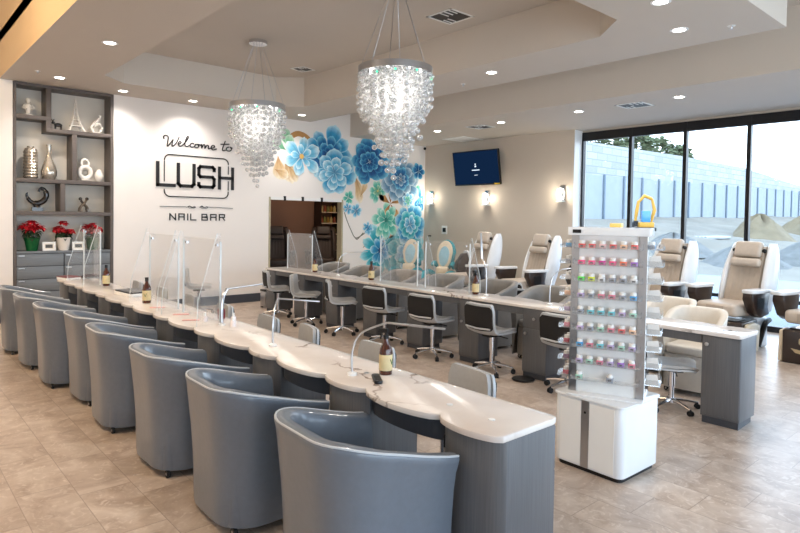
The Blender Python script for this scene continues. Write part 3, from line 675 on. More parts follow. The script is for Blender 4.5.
t = deco('egg_ornament', 'small white egg ornament beside the loop sculpture', 'ornament', 2.87, 2.186)
MB().lathe([(0, 0), (.035, .0), (.06, .04), (.068, .09), (.055, .15), (.03, .19), (.012, .205), (0, .207)], 20, cap=False).build('body', M_whitecer, t)
# lower pair
t = deco('bird_sculpture', 'black glazed abstract bird sculpture on the lower shelf', 'sculpture', 1.98, 1.686)
q = MB(); q.box((0, 0, .03), (.15, .09, .06)); q.tube(catmull([(-.13, 0, .29), (-.14, 0, .24), (-.10, 0, .16), (-.02, 0, .12), (.07, 0, .15), (.125, 0, .24), (.10, 0, .335), (.04, 0, .35), (.02, 0, .30)], 5), [.008]*3+[.018]*5+[.03]*6+[.045]*9+[.04]*6+[.028]*6+[.016]*6, 10); q.tube([(0, 0, .05), (-.02, 0, .13)], [.05, .035]); q.build('body', M_blackcer, t)
t = deco('figurine_pair', 'small black and silver pair of figures on the lower shelf', 'figurine', 2.64, 1.692)
q = MB()
for sx in (-1, 1): q.tube(catmull([(sx*.06, 0, 0), (sx*.045, 0, .07), (sx*.01, 0, .12), (sx*.04, 0, .18)], 4), [.03]*4+[.022]*5+[.018]*4, 8); q.ball((sx*.048, 0, .205), .028); q.tube([(sx*.02, 0, .13), (-sx*.04, -.03, .08), (-sx*.05, -.03, .02)], .013)
q.build('body', mat('black_silver_ceramic', (110, 100, 92), .15, metal=.6, var=.5, scale=35), t)
# poinsettias and photo frames on the counter board
def poinsettia(label, x, white, s, seed):
    rn = random.Random(seed); t = thing('potted_poinsettia', label, 'potted plant', (x, YW+.075, 1.072), rn.random(), 'red poinsettias')
    pr_ = [(0, 0), (.075, 0), (.10, .15), (.118, .20), (.10, .205), (.09, .17), (0, .17)]
    MB().lathe(pr_, 18, cap=False).build('pot', M_whitecer if white else M_foil, t)
    q = MB()
    for i in range(9):
        a = 2*pi*i/9; q.tube([(.02*cos(a), .02*sin(a), .17), (.08*cos(a), .08*sin(a), .30*s), (.10*cos(a)*s, .10*sin(a)*s, .36*s)], .004, 5)
    q.build('stem', M_leaf, t)
    def bract(q, c, a, tilt, L, w):
        M = Matrix.Translation(c) @ Matrix.Rotation(a, 4, 'Z') @ Matrix.Rotation(tilt, 4, 'Y')
        vs = [(0, 0, 0), (L*.35, w, .012), (L*.35, 0, -.004), (L*.35, -w, .012), (L*.7, w*.75, .0), (L*.7, 0, -.012), (L*.7, -w*.75, .0), (L, 0, -.035)]
        q.add(vs, [(0, 2, 1), (0, 3, 2), (1, 2, 5, 4), (2, 3, 6, 5), (4, 5, 7), (5, 6, 7)], M)
    q = MB(); g = MB()
    for k in range(9):
        a = 2*pi*k/8+rn.random()*.4; rr = (.125 if k < 8 else 0)*s*rn.uniform(.75, 1.05); zz = (.40 if k < 8 else .47)*s-rr*.25+rn.uniform(-.03, .04)
        c = (rr*cos(a), rr*sin(a), zz)
        for i in range(9): bract(q, c, 2*pi*i/9+rn.random()*.4, rn.uniform(-.35, .35), .10*s*rn.uniform(.8, 1.1), .034)
        for i in range(5): bract(q, (c[0], c[1], c[2]+.01), 2*pi*i/5+rn.random(), rn.uniform(-.8, -.4), .07*s, .022)
    for k in range(26):
        a = 2*pi*k/26*3+rn.random(); bract(g, (.07*cos(a), .07*sin(a), rn.uniform(.22, .34)*s), a, rn.uniform(.1, .8), .09*s*rn.uniform(.8, 1.1), .032)
    q.build('bracts', M_redbract, t, solid=.0015, smooth=False); g.build('leaves', M_leaf, t, solid=.0015, smooth=False)
poinsettia('red poinsettia in a green pot at the left end of the shelf counter', 1.89, False, .98, 1)
poinsettia('red poinsettia in a white pot between the two small framed photos', 2.325, True, .84, 2)
poinsettia('red poinsettia in a green pot at the right end of the shelf counter', 2.75, False, .90, 3)
def pframe(label, x):
    t = thing('picture_frame', label, 'photo frame', (x, YW-.0, 1.074), 0, 'small framed photos'); T = Matrix.Rotation(radians(-8), 4, 'X')
    q = MB(); w, h = .09, .135; q.bb(-w, w, -.008, .008, 0, .024, T); q.bb(-w, w, -.008, .008, h-.024, h, T); q.bb(-w, -w+.024, -.008, .008, .024, h-.024, T); q.bb(w-.024, w, -.008, .008, .024, h-.024, T); q.build('frame', M_white, t)
    MB().bb(-w+.02, w-.02, -.003, .006, .02, h-.02, T).build('mat_board', mat('cream_card', (232, 226, 214), .7), t)
    MB().bb(-.05, .05, -.0045, -.003, .04, .095, T).build('photo', mat('grey_photo_print', (84, 84, 82), .4, var=.5, scale=40), t); MB().tube([(0, .01, .09), (0, .055, .0)], .004).build('easel_leg', M_black, t)
pframe('small white framed photo between the left poinsettia and the white pot', 2.11); pframe('small white framed photo between the white pot and the right poinsettia', 2.525)

# ------------------------------------------------------------------ the two long nail tables
PER = .9185
def scallop(y0, y1, xn, b, n=14, pw=.55): return [(xn+b*math.sin(pi*i/n)**pw, y0+(y1-y0)*i/n) for i in range(n+1)]
def table(name, xn, xb, dirn, y0, pedw, nk, lab, cabs, xtol, grp):
    """scalloped edge at xn bulging by dirn, straight edge at xb"""
    segs = [(y0, y0+pedw, 'p')]
    for k in range(nk):
        a = y0+pedw+k*PER; segs += [(a, a+PER-pedw, 'k'), (a+PER-pedw, a+PER, 'p')]
    pts = []
    for a, b_, ty in segs: pts += scallop(a, b_, xn, dirn*(.075 if ty == 'k' else .06))[:-1]
    pts.append((xn, segs[-1][1]))
    yend = segs[-1][1]
    c = .05
    poly = pts+[(xb-(xb-xn)*.02, yend), (xb, yend-.03), (xb, y0+c), (xb+dirn*c*.3, y0+.01), (xb+dirn*c, y0)]
    t = thing('nail_table', lab, 'nail table', (0, 0, 0), 0)
    MB().prism(poly, .735, .765).build('marble_countertop', M_marble, t, bevel=.006)
    for a, b_, ty in segs:
        if ty == 'k':
            o = scallop(a, b_, xn-dirn*.05, dirn*.06); i = [(x-dirn*.02, y) for x, y in o]
            MB().prism(o+i[::-1], .63, .7345).build('curved_apron', M_cabd, t)
            MB().bb(min(xb+dirn*.03, xb+dirn*.05), max(xb+dirn*.03, xb+dirn*.05), a, b_, .66, .7345).build('rear_rail', M_cab, t)
    for n_, (a, b_, ty) in enumerate([s for s in segs if s[2] == 'p']):
        ct = thing('pedestal_cabinet', cabs(n_), 'cabinet', (0, 0, 0), 0, grp)
        o = scallop(a+.004, b_-.004, xn-dirn*.03, dirn*.058); xr = xb+dirn*.03
        MB().prism(o+[(xr, b_-.004), (xr, a+.004)], .055, .7345).build('body', M_cab, ct, bevel=.003)
        o2 = scallop(a+.02, b_-.02, xn-dirn*.06, dirn*.05); MB().prism(o2+[(xr-dirn*.004, b_-.02), (xr-dirn*.004, a+.008)], 0, .056).build('plinth', M_cabd, ct)
        xf = xr-dirn*.009
        x0, x1 = min(xf, xr), max(xf, xr); kx = xr-dirn*.018
        def knob(par, y, z):
          if xtol: MB().lathe([(0, 0), (.011, 0), (.009, .006), (.016, .014), (.016, .02), (0, .023)], 12, M=Matrix.Translation((xr-dirn*.009, y, z)) @ Matrix.Rotation(-dirn*pi/2, 4, 'Y'), cap=False).build('knob', M_steel, par)
        if xtol and n_ == 0:
            d_ = MB().bb(x0, x1, a+.008, b_-.008, .075, .725).build('door', M_cab, ct, bevel=.002); knob(d_, b_-.05, .66)
        else:
            d_ = MB().bb(x0, x1, a+.008, b_-.008, .53, .725).build('drawer', M_cab, ct, bevel=.002); knob(d_, (a+b_)/2, .63)
            d_ = MB().bb(x0, x1, a+.008, b_-.008, .075, .52).build('door', M_cab, ct, bevel=.002); knob(d_, b_-.05, .47)
        if not xtol:
            for z in (.2, .64): MB().tube([(xn-dirn*.025, b_-.012, z-.03), (xn-dirn*.025, b_-.012, z+.03)], .009).build('hinge', M_black, ct)
    return t, segs
pos8 = lambda n, last, near, far: near if n == 0 else far if n == last else None
d1, seg1 = table('nail_table', 1.965, 2.37, -1, 1.55, .37, 8, 'long scalloped marble-topped nail table in front, with grey tub chairs along it',
  lambda n: 'curved grey wood-grain cabinet closing the near end of the front nail table' if n == 0 else 'curved grey cabinet under the front table, %s from the near end%s' % (ORD[n], ', by the shelves' if n == 8 else ''), False, 'pedestal cabinets of the front nail table')
d2, seg2 = table('nail_table', 5.60, 5.20, 1, 1.76, .31, 8, 'long marble-topped nail table further back, with black-backed chairs along it',
  lambda n: 'grey cabinet with one tall door at the near end of the rear table' if n == 0 else 'grey drawer cabinet under the rear table, %s from its near end%s' % (ORD[n], ', nearest the back wall' if n == 8 else ''), True, 'pedestal cabinets of the rear nail table')
knees1 = [(a+b_)/2 for a, b_, ty in seg1 if ty == 'k']; knees2 = [(a+b_)/2 for a, b_, ty in seg2 if ty == 'k']
for x, y in ((2.09, 1.72), (2.10, 1.99), (2.15, 2.70)):
    q = MB().lathe([(0, .0), (.016, .0), (.016, .003), (0, .003)], 16, cap=False); q.build('cable_grommet', M_gloss if y < 2.5 else M_steel, d1, loc=(x, y, .7652))

# ------------------------------------------------------------------ tub chairs
def tub(name, label, cat, grp, ml, mi_, quilt, hb=.77, hf=.64, w=.35, xb=-.31, xf=.285):
    t = thing(name, label, cat, (0, 0, 0), 0, grp)
    r = .235; P = []
    n1 = 6; na = 9
    P += [(xf-(xf-(xb+r))*i/n1, -w, 0, -1) for i in range(n1)]
    P += [(xb+r-r*sin(pi/2*i/na), -w+r-r*cos(pi/2*i/na), -sin(pi/2*i/na), -cos(pi/2*i/na)) for i in range(na+1)]
    P += [(xb, -w+r+(2*w-2*r)*i/5, -1, 0) for i in range(1, 5)]
    P += [(xb+r-r*cos(pi/2*i/na), w-r+r*sin(pi/2*i/na), -cos(pi/2*i/na), sin(pi/2*i/na)) for i in range(na+1)]
    P += [(xb+r+(xf-(xb+r))*i/n1, w, 0, 1) for i in range(1, n1+1)]
    def H(x):
        s = max(0, min(1, (x-xb-.05)/(xf-xb-.05))); s = .6*s+.4*s*s*(3-2*s)
        return hb-(hb-hf)*s
    def outer(x, h): return [(-.040, .044), (-.036, .075), (-.033, .20), (-.028, .34), (-.018, .48), (-.006, .60 if h > .7 else .56), (.008, h-.04), (.014, h-.012)]
    sec = []
    for x, y, nx, ny in P:
        h = H(x)
        prof = outer(x, h)+[(.008, h-.002), (-.018, h+.004), (-.050, h-.002), (-.064, h-.02), (-.078, h-.1), (-.088, .42), (-.088, .37)]
        sec.append([(x+nx*o*(1 if o > 0 else 1), y+ny*o, z) for o, z in prof])
    m = len(sec[0]); q = MB(); vs = [p for s_ in sec for p in s_]
    fs = [(i*m+j, (i+1)*m+j, (i+1)*m+j+1, i*m+j+1) for i in range(len(sec)-1) for j in range(m-1)]
    fs += [tuple(range(m)), tuple(range((len(sec)-1)*m, len(sec)*m))[::-1]]
    if quilt:
        for i in range(len(sec)):
            k = .014*abs(sin(i*pi/2.0+.4))
            for j in range(10, m-1):
                x, y, z = vs[i*m+j]; nx, ny = P[i][2], P[i][3]; vs[i*m+j] = (x-nx*k, y-ny*k, z)
    q.add(vs, fs); q.build('tub_shell', ml, t, angle=50)
    q = MB().tube([s_[8] for s_ in sec], .0055, 6); q.build('rim_piping', M_piping if not quilt else ml, t)
    MB().prism(rrect(xb+.07, xf-.015, -w+.075, w-.075, .06), .046, .385).build('seat_base', ml, t, bevel=.01)
    MB().prism(rrect(xb+.085, xf+.0, -w+.085, w-.085, .08), .387, .47).build('seat_cushion', mi_, t, bevel=.025, seg=3)
    MB().prism(rrect(xb+.09, xf-.04, -w+.09, w-.09, .08), .036, .0455).build('plinth', M_black, t)
    for sx in (xb+.095, xf-.07):
        for sy in (-w+.105, w-.105):
            c = MB().tube([(sx-.011, sy, .024), (sx+.011, sy, .024)], .024, 14).bb(sx-.008, sx+.008, sy-.012, sy+.012, .02, .037).build('caster', M_rubber, t)
            MB().tube([(sx-.0125, sy, .024), (sx+.0125, sy, .024)], .010, 10).build('caster_hub', M_steel, c)
    return t
tubs = [(1.64, 2.12, -.05, 'slate grey leather tub chair nearest the camera, at the bottom of the view'),
 (1.63, 3.09, -.02, 'slate grey leather tub chair second from the near end of the row'),
 (1.62, 4.02, .02, 'slate grey leather tub chair third from the near end of the row'),
 (1.60, 5.04, -.02, 'slate grey leather tub chair fourth from the near end of the row'),
 (1.63, 5.86, .04, 'slate grey leather tub chair fifth from the near end, tucked close behind the fourth'),
 (1.52, 6.63, -.03, 'slate grey leather tub chair sixth from the near end of the row'),
 (1.50, 7.54, .03, 'slate grey leather tub chair seventh from the near end, next to last'),
 (1.47, 8.44, .0, 'slate grey leather tub chair at the far end of the row, closest to the shelves')]
c0 = tub('tub_chair', tubs[0][3], 'tub chair', 'grey tub chairs along the front table', M_leather, M_leather_in, False)
c0.location = (tubs[0][0], tubs[0][1], 0); c0.rotation_euler.z = tubs[0][2]
for x, y, rz, l in tubs[1:]: dup(c0, (x, y, 0), rz, l)
# client tub chairs behind the rear table
qc = tub('tub_chair', 'taupe quilted tub chair behind the rear table, farthest, before the dark opening', 'tub chair', 'quilted tub chairs behind the rear table', M_taupe, M_taupe, True, hb=.85, hf=.70, w=.33)
qc.location = (6.13, knees2[7], 0); qc.rotation_euler.z = pi
ql = {6: 'taupe quilted tub chair behind the rear table, left of the bottle by the mural', 5: 'taupe quilted tub chair behind the rear table, before the lower mural flowers', 4: 'taupe quilted tub chair behind the rear table, before the small teal chairs', 3: 'taupe quilted tub chair behind the rear table, behind its right amber bottle', 2: 'taupe quilted tub chair behind the rear table, just left of the polish rack'}
for k, l in ql.items(): dup(qc, (6.13+.03*(k % 2), knees2[k]+.02, 0), pi+.06*(k % 3-1), l)
qi = tub('tub_chair', 'ivory quilted tub chair at the rear table, the one beside the polish rack', 'tub chair', 'ivory tub chairs behind the rear table', M_ivory, M_ivory, True, hb=.81, hf=.62, w=.33)
qi.location = (6.70, 3.04, 0); qi.rotation_euler.z = pi-.15; qi.scale = (.82, .82, 1)
dup(qi, (6.12, 2.50, 0), pi+.05, 'ivory quilted tub chair at the rear table, the one away from the polish rack')

# ------------------------------------------------------------------ technician chairs
def tech(label, grp):
    t = thing('technician_chair', label, 'swivel chair', (0, 0, 0), 0, grp)
    path = catmull([(.175, .435), (.14, .452), (.03, .445), (-.10, .447), (-.165, .465), (-.20, .52), (-.215, .60), (-.22, .69), (-.228, .768)], 3)
    N = len(path)
    def surf(off, s0, s1, wd, th, rnd_, name, m, par=None):
        idx = [i for i in range(N) if s0 <= i/(N-1) <= s1]; q = MB(); nv = 9; top = []; bot = []
        for i in idx:
            x, z = path[i]; a = path[max(i-1, 0)]; b = path[min(i+1, N-1)]; dx, dz = b[0]-a[0], b[1]-a[1]; L = math.hypot(dx, dz); nx, nz = dz/L, -dx/L   # outer normal: below / behind is -n
            e = min(i-idx[0], idx[-1]-i)/max(1, len(idx)-1); w = wd/2*(1-.16*max(0, 1-e*rnd_)**2)
            for j in range(nv):
                v = j/(nv-1)*2-1; cup = .022*v*v
                px, pz = x+nx*(off+cup), z+nz*(off+cup)
                top.append((px, v*w, pz)); bot.append((px-nx*th, v*w, pz-nz*th))
        n = len(idx); B = len(top); vs = top+bot
        fs = [(i*nv+j, i*nv+j+1, (i+1)*nv+j+1, (i+1)*nv+j) for i in range(n-1) for j in range(nv-1)]
        fs += [tuple(B+k for k in f_[::-1]) for f_ in fs]
        ring_ = [j for j in range(nv)]+[i*nv+nv-1 for i in range(1, n)]+[(n-1)*nv+j for j in range(nv-2, -1, -1)]+[i*nv for i in range(n-2, 0, -1)]
        fs += [(ring_[k], B+ring_[k], B+ring_[(k+1) % len(ring_)], ring_[(k+1) % len(ring_)]) for k in range(len(ring_))]
        q.add(vs, fs); return q.build(name, m, par or t, bevel=0, angle=45)
    sg = (-1)
    # n = (dz,-dx): along the path (front to back, then up) this points up at the seat and forward at the back
    path = [(x, z) for x, z in path]
    surf(0, 0, 1, .42, .02, 6, 'seat_shell', M_shell)
    surf(.0015, 0, 1, .385, -.028, 6, 'upholstery', M_pad)
    surf(-.022, .56, .99, .402, .010, 6, 'back_panel', M_dark)
    MB().tube([(-.226, -.175, .515), (-.25, 0, .51), (-.226, .175, .515)], .010, 8).build('trim_bar', M_shell, t)
    MB().lathe([(.055, .415), (.06, .40), (.028, .39), (.028, .24), (.022, .24), (.022, .10), (0, .10)], 16, cap=False).build('gas_column', M_chrome, t)
    MB().bb(-.09, .09, -.06, .06, .40, .432).tube([(.02, -.05, .41), (.03, -.2, .40)], .006).build('tilt_mechanism', M_black, t)
    MB().lathe([(0, .07), (.045, .07), (.045, .10), (.03, .115), (0, .115)], 16, cap=False).build('base_hub', M_chrome, t)
    for i in range(5):
        a = 2*pi*i/5+.35; ca, sa = cos(a), sin(a)
        l = MB().tube([(.03*ca, .03*sa, .095), (.13*ca, .13*sa, .085), (.235*ca, .235*sa, .062)], [.02, .016, .012], 8).build('base_leg', M_chrome, t)
        x, y = .235*ca, .235*sa; tx, ty = -sa, ca
        MB().tube([(x-tx*.018, y-ty*.018, .026), (x-tx*.004, y-ty*.004, .026)], .026, 14).tube([(x+tx*.004, y+ty*.004, .026), (x+tx*.018, y+ty*.018, .026)], .026, 14).tube([(x, y, .03), (x, y, .062)], .008).build('caster', M_rubber, l)
    return t
tc_lab = ['black-backed swivel chair at the rear table, right of the polish rack', 'black-backed swivel chair half hidden by the left side of the polish rack', 'black-backed swivel chair at the rear table, first clear one left of the rack',
 'black-backed swivel chair at the rear table, fourth from the near end', 'black-backed swivel chair at the rear table, fifth from its near end', 'black-backed swivel chair at the rear table, sixth from its near end, seen from its side', 'black-backed swivel chair at the rear table, second from the lettering wall', 'black-backed swivel chair at the rear table, closest to the lettering wall']
g2 = 'black-backed swivel chairs along the rear table'
tcs = tech(tc_lab[0], g2)
rz2 = [.0, .05, -.05, .05, .1, -.55, -.75, -.35]; x2 = [5.12, 5.15, 5.08, 5.08, 5.10, 5.08, 5.06, 5.10]
tcs.location = (5.385, knees2[0]+.005, 0); tcs.rotation_euler.z = -1.1; tcs.scale = (1, 1, .85)
for k in range(1, 8): dup(tcs, (x2[k], knees2[k]-.01, 0), rz2[k], tc_lab[k], g2).scale = (1, 1, 1)
g1 = 'swivel chairs behind the front table'
l1 = ['grey padded swivel chair behind the front table, nearest the camera', 'grey padded swivel chair behind the front table by the big amber bottle', 'grey padded swivel chair behind the front table, third from the near end', 'grey padded swivel chair behind the front table by the dark red bottle', 'grey padded swivel chair behind the front table beside the clear acrylic guard', 'grey padded swivel chair behind the front table, sixth from the near end', 'grey padded swivel chair behind the front table, seventh from the near end', 'grey padded swivel chair behind the front table, farthest, near the shelves']
for k in range(8):
    dup(tcs, ([2.615, 2.615, 2.615, 2.59, 2.59, 2.59, 2.59, 2.59][k], knees1[k]+[.32, .32, .34, .05, .05, .0, .02, .0][k], 0), pi+[-.15, -.05, -.25, -.1, -.1, -.1, -.15, -.1][k], l1[k], g1).scale = (1, 1, .95)
dup(tcs, (4.15, 9.75, 0), -.45, 'lone swivel chair out on the floor by the lettering wall', False).scale = (1, 1, 1)
dup(tcs, (7.40, 5.72, 0), .35, 'small black-backed stool chair before the massage chairs, left one of the two', 'stools before the massage chairs').scale = (1, 1, .95)
dup(tcs, (6.86, 4.98, 0), .35, 'small black-backed stool chair before the massage chairs, right one of the two', 'stools before the massage chairs').scale = (1, 1, .95)
# ------------------------------------------------------------------ things on the nail tables
ZT = .7655
def shield(y, x, dirn, label, grp, h=.70, wing=.2):
    t = thing('acrylic_guard', label, 'acrylic guard', (x, y, ZT), 0, grp); w = .385
    MB().bb(-.003, .003, -w, w, .02, h).build('front_sheet', M_acr, t)
    for sy in (-1, 1):
        yy = sy*w
        poly = [(0, 0), (dirn*wing, 0), (dirn*wing*.95, h*.30), (dirn*.03, h+.05), (0, h+.05)]
        q = MB().add([(px, yy+sy*.004-.003, pz) for px, pz in poly]+[(px, yy+sy*.004+.003, pz) for px, pz in poly], [(0, 1, 2, 3, 4), (9, 8, 7, 6, 5)]+[(i, (i+1) % 5, 5+(i+1) % 5, 5+i) for i in range(5)])
        wg = q.build('side_sheet', M_acr, t)
        MB().tube([(dirn*wing, yy+sy*.004, 0), (dirn*wing*.95, yy+sy*.004, h*.30), (dirn*.03, yy+sy*.004, h+.05)], .0032, 6).build('polished_edge', M_acre, wg)
        MB().bb(-.008, .008, yy-.006, yy+.006, 0, h-.02).build('edge_post', M_acre, t, bevel=.003)
        MB().bb(-.01, .01, yy*.82-.018, yy*.82+.018, h-.06, h-.04).build('clamp', M_steel, t)
    return t
gs = 'acrylic guards on the front table'
s0 = shield(5.06, 2.17, -1, 'clear acrylic guard on the front table, nearer one of the touching pair', gs)
dup(s0, (2.20, 6.03, ZT), 0, 'clear acrylic guard on the front table, further one of the touching pair'); dup(s0, (2.19, 8.55, ZT), 0, 'clear acrylic guard at the far end of the front table, before the shelf drawers')
gs2 = 'acrylic guards on the rear table'
s1 = shield(5.27, 5.46, 1, 'clear acrylic guard on the rear table, between the amber bottle and the teal chairs', gs2, h=.62)
dup(s1, (5.46, 6.19, ZT), 0, 'clear acrylic guard on the rear table, just right of the bottle by the mural'); dup(s1, (5.46, 8.72, ZT), 0, 'clear acrylic guard at the far end of the rear table, before the dark opening')
def lamp(base, mid, end, label, grp, thick=.006, ztop=.30):
    t = thing('desk_lamp', label, 'desk lamp', (base[0], base[1], ZT), 0, grp)
    B = Vector((base[0], base[1], ZT)); m = Vector(mid)-B; e = Vector(end)-B
    MB().lathe([(0, 0), (.028, 0), (.028, .012), (.012, .02), (0, .02)], 16, cap=False).build('lamp_base', M_white, t)
    pts = catmull([(0, 0, .01), (.0, .0, m.z*.45), (m.x*.25, m.y*.25, m.z*.80), tuple(m)], 6)
    MB().tube(pts, thick, 8).build('gooseneck', M_steel, t)
    d_ = (e-m); n = Vector((-d_.y, d_.x, 0)).normalized()*.012; q = MB()
    up = Vector((0, 0, .005))
    q.add([m-n-up, m+n-up, e+n-up, e-n-up, m-n+up, m+n+up, e+n+up, e-n+up], [(0, 1, 2, 3), (7, 6, 5, 4), (0, 4, 5, 1), (1, 5, 6, 2), (2, 6, 7, 3), (3, 7, 4, 0)]); q.build('light_bar', M_steel, t, bevel=.003)
    return t
gl = 'bar lamps on the front table'; gl2 = 'bar lamps on the rear table'
lamp((2.06, 2.72), (2.215, 2.60, 1.065), (2.38, 2.30, 1.055), 'slim silver arc desk lamp next to the big amber bottle on the front table', gl)
lamp((2.09, 3.67), (2.19, 3.78, 1.075), (2.44, 3.62, 1.052), 'slim silver arc desk lamp on the bare middle stretch of the front table', gl)
lamp((2.16, 4.62), (2.22, 4.66, 1.055), (2.66, 4.87, 1.05), 'thick white arc desk lamp beside the small clear bottles on the front table', gl, .014)
lamp((5.42, 7.55), (5.55, 7.5, 1.12), (5.80, 7.30, 1.14), 'thin arc desk lamp on the rear table, left of the lower mural flower', gl2, .005)
lamp((5.46, 4.62), (5.47, 4.70, 1.2), (5.50, 4.75, 1.50), 'tall thin white desk lamp standing by the right amber bottle on the rear table', gl2, .008)
lamp((5.44, 3.72), (5.62, 3.70, 1.14), (5.92, 3.62, 1.16), 'white curved desk lamp on the rear table touching the polish rack in view', gl2, .007)
def bottle(x, y, s, label, grp, pump=True):
    t = thing('spray_bottle', label, 'bottle', (x, y, ZT), random.random()*6, grp)
    z = s
    MB().lathe([(0, 0), (.036*z, 0), (.038*z, .004), (.038*z, .125*z), (.034*z, .15*z), (.015*z, .185*z), (.0135*z, .215*z), (0, .215*z)], 22, cap=False).build('bottle_body', M_amber, t)
    MB().lathe([(.0385*z, .025*z), (.0388*z, .026*z), (.0388*z, .115*z), (.0385*z, .116*z)], 22, cap=False).build('paper_label', M_label, t)
    MB().tube([(-.0395*z*cos(a), .0395*z*sin(a), (.06+.035*abs(sin(3*a)))*z) for a in [-.35+.07*i for i in range(11)]], .0022*z, 5).build('green_leaf_mark', M_foil, t)
    if pump:
        MB().lathe([(.016*z, .205*z), (.017*z, .225*z), (.009*z, .23*z), (.009*z, .245*z), (0, .245*z)], 14, cap=False).bb(-.012*z, .045*z, -.011*z, .011*z, .238*z, .262*z).bb(.03*z, .036*z, -.006*z, .006*z, .20*z, .24*z).build('spray_head', M_black, t)
    else: MB().lathe([(.0155*z, .20*z), (.0165*z, .235*z), (0, .237*z)], 14, cap=False).build('cap', M_black, t)
    return t
bg = 'amber bottles'
bottle(2.225, 2.62, 1.0, 'big amber spray bottle with black nozzle nearest the camera on the front table', bg)
bottle(2.11, 6.24, 1.1, 'amber bottle with black top behind the clear acrylic guard on the front table', bg, False)
bottle(2.22, 8.02, 1.1, 'amber bottle at the far end of the front table, in front of the shelf drawers', bg, False)
bottle(5.46, 6.78, 1.15, 'amber bottle on the rear table in front of the lower blue mural flower', bg, False)
bottle(5.48, 4.80, 1.1, 'amber bottle with pump on the rear table in front of the massage chairs', bg)
bottle(5.46, 8.25, 1.1, 'amber bottle at the far end of the rear table before the dark opening', bg, False)
t = thing('telephone_handset', 'black phone handset lying at the foot of the big amber bottle', 'phone', (2.10, 2.545, ZT), 1.0)
MB().prism(rrect(-.085, .085, -.024, .024, .02), 0, .018).build('handset_body', M_black, t, bevel=.006); MB().prism(rrect(-.06, .03, -.017, .017, .008), .0181, .0195).build('keypad', M_rubber, t)
t = thing('nail_tray', 'flat white tray with dark rim behind the acrylic guard bottle', 'tray', (2.20, 6.95, ZT), .1)
MB().prism(rrect(-.12, .12, -.22, .22, .02), 0, .035).build('tray_body', M_white, t, bevel=.004); MB().prism(rrect(-.115, .115, -.21, .21, .02), .0352, .05).build('dark_cover', M_black, t, bevel=.004)
t = thing('booklet', 'thin dark red booklet at the far corner of the front table', 'booklet', (2.05, 9.13, ZT), .2)
MB().prism(rrect(-.1, .1, -.14, .14, .01), 0, .026).build('pages', M_white, t); MB().prism(rrect(-.104, .104, -.144, .144, .01), .0262, .034).build('cover', M_soap, t)
t = thing('nail_drill', 'small black nail drill with its cord at the far end of the front table', 'tool', (2.27, 9.05, ZT+.004), .4)
MB().bb(-.06, .06, -.05, .05, 0, .05).build('motor_box', M_black, t, bevel=.012); MB().tube(catmull([(.0, .05, .02), (.05, .12, .01), (-.05, .16, .01), (-.02, .22, .015)]), .012).build('handpiece', M_black, t)
t = thing('dropper_bottle', 'dark red bottle with black cap beside the thick white lamp', 'bottle', (2.30, 4.93, ZT))
MB().lathe([(0, 0), (.032, 0), (.034, .07), (.03, .085), (0, .085)], 18, cap=False).build('bottle_body', M_soap, t); MB().lathe([(.018, .08), (.018, .12), (0, .122)], 14, cap=False).build('cap', M_black, t)
clear = mat('clear_pink_liquid', (232, 222, 220), .12, var=.05, coat=.4)
for x, y, l in ((2.30, 4.70, 'small clear bottle with white cap, right one beside the thick white lamp'), (2.20, 4.50, 'small clear bottle with white cap in front of the thick white lamp'), (2.12, 4.86, 'small clear bottle with white cap left of the thick white lamp')):
    t = thing('polish_remover_bottle', l, 'bottle', (x, y, ZT), 0, 'small clear bottles on the front table')
    MB().lathe([(0, 0), (.022, 0), (.023, .035), (.018, .048), (0, .048)], 16, cap=False).build('bottle_body', clear, t); MB().lathe([(.011, .047), (.010, .078), (0, .08)], 12, cap=False).build('cap', M_white, t)
for x, y, l in ((2.10, 5.32, 'small pink strip standing for a reflection in front of the acrylic guard pair'), (2.05, 4.98, 'small pink strip standing for a reflection close to the clear bottles'), (2.08, 5.85, 'small pink strip standing for a reflection under the further acrylic guard')):
    tag(MB().prism(rrect(-.02, .02, -.07, .07, .006), 0, .008, M=Matrix.Rotation(1.1, 4, 'Z')).build('pink_reflection_strip', mat('pink_reflection', (226, 176, 172), .6), bevel=.002, loc=(x, y, ZT)), l, 'pink strip', 'pink reflection strips on the front table', 'thing')  # thin pink strips that imitate reflections on the countertop
t = thing('waste_bin', 'small silver waste bin by the far end of the rear table', 'bin', (5.42, 9.78, 0))
MB().prism(rrect(-.07, .07, -.09, .09, .02), .0, .30).build('bin_body', M_steel, t, bevel=.005); MB().prism(rrect(-.075, .075, -.095, .095, .02), .301, .335).build('lid', M_black, t, bevel=.005); MB().bb(-.09, -.071, -.03, .03, .015, .03).build('foot_pedal', M_black, t)
tag(MB().lathe([(0, 0), (.11, 0), (.12, .012), (.11, .02), (0, .02)], 24, cap=False).build('foot_switch', M_black, loc=(5.10, 3.79, 0)), 'round black floor pad beside the foot of a swivel chair at the rear table', 'foot pad', None, 'thing')

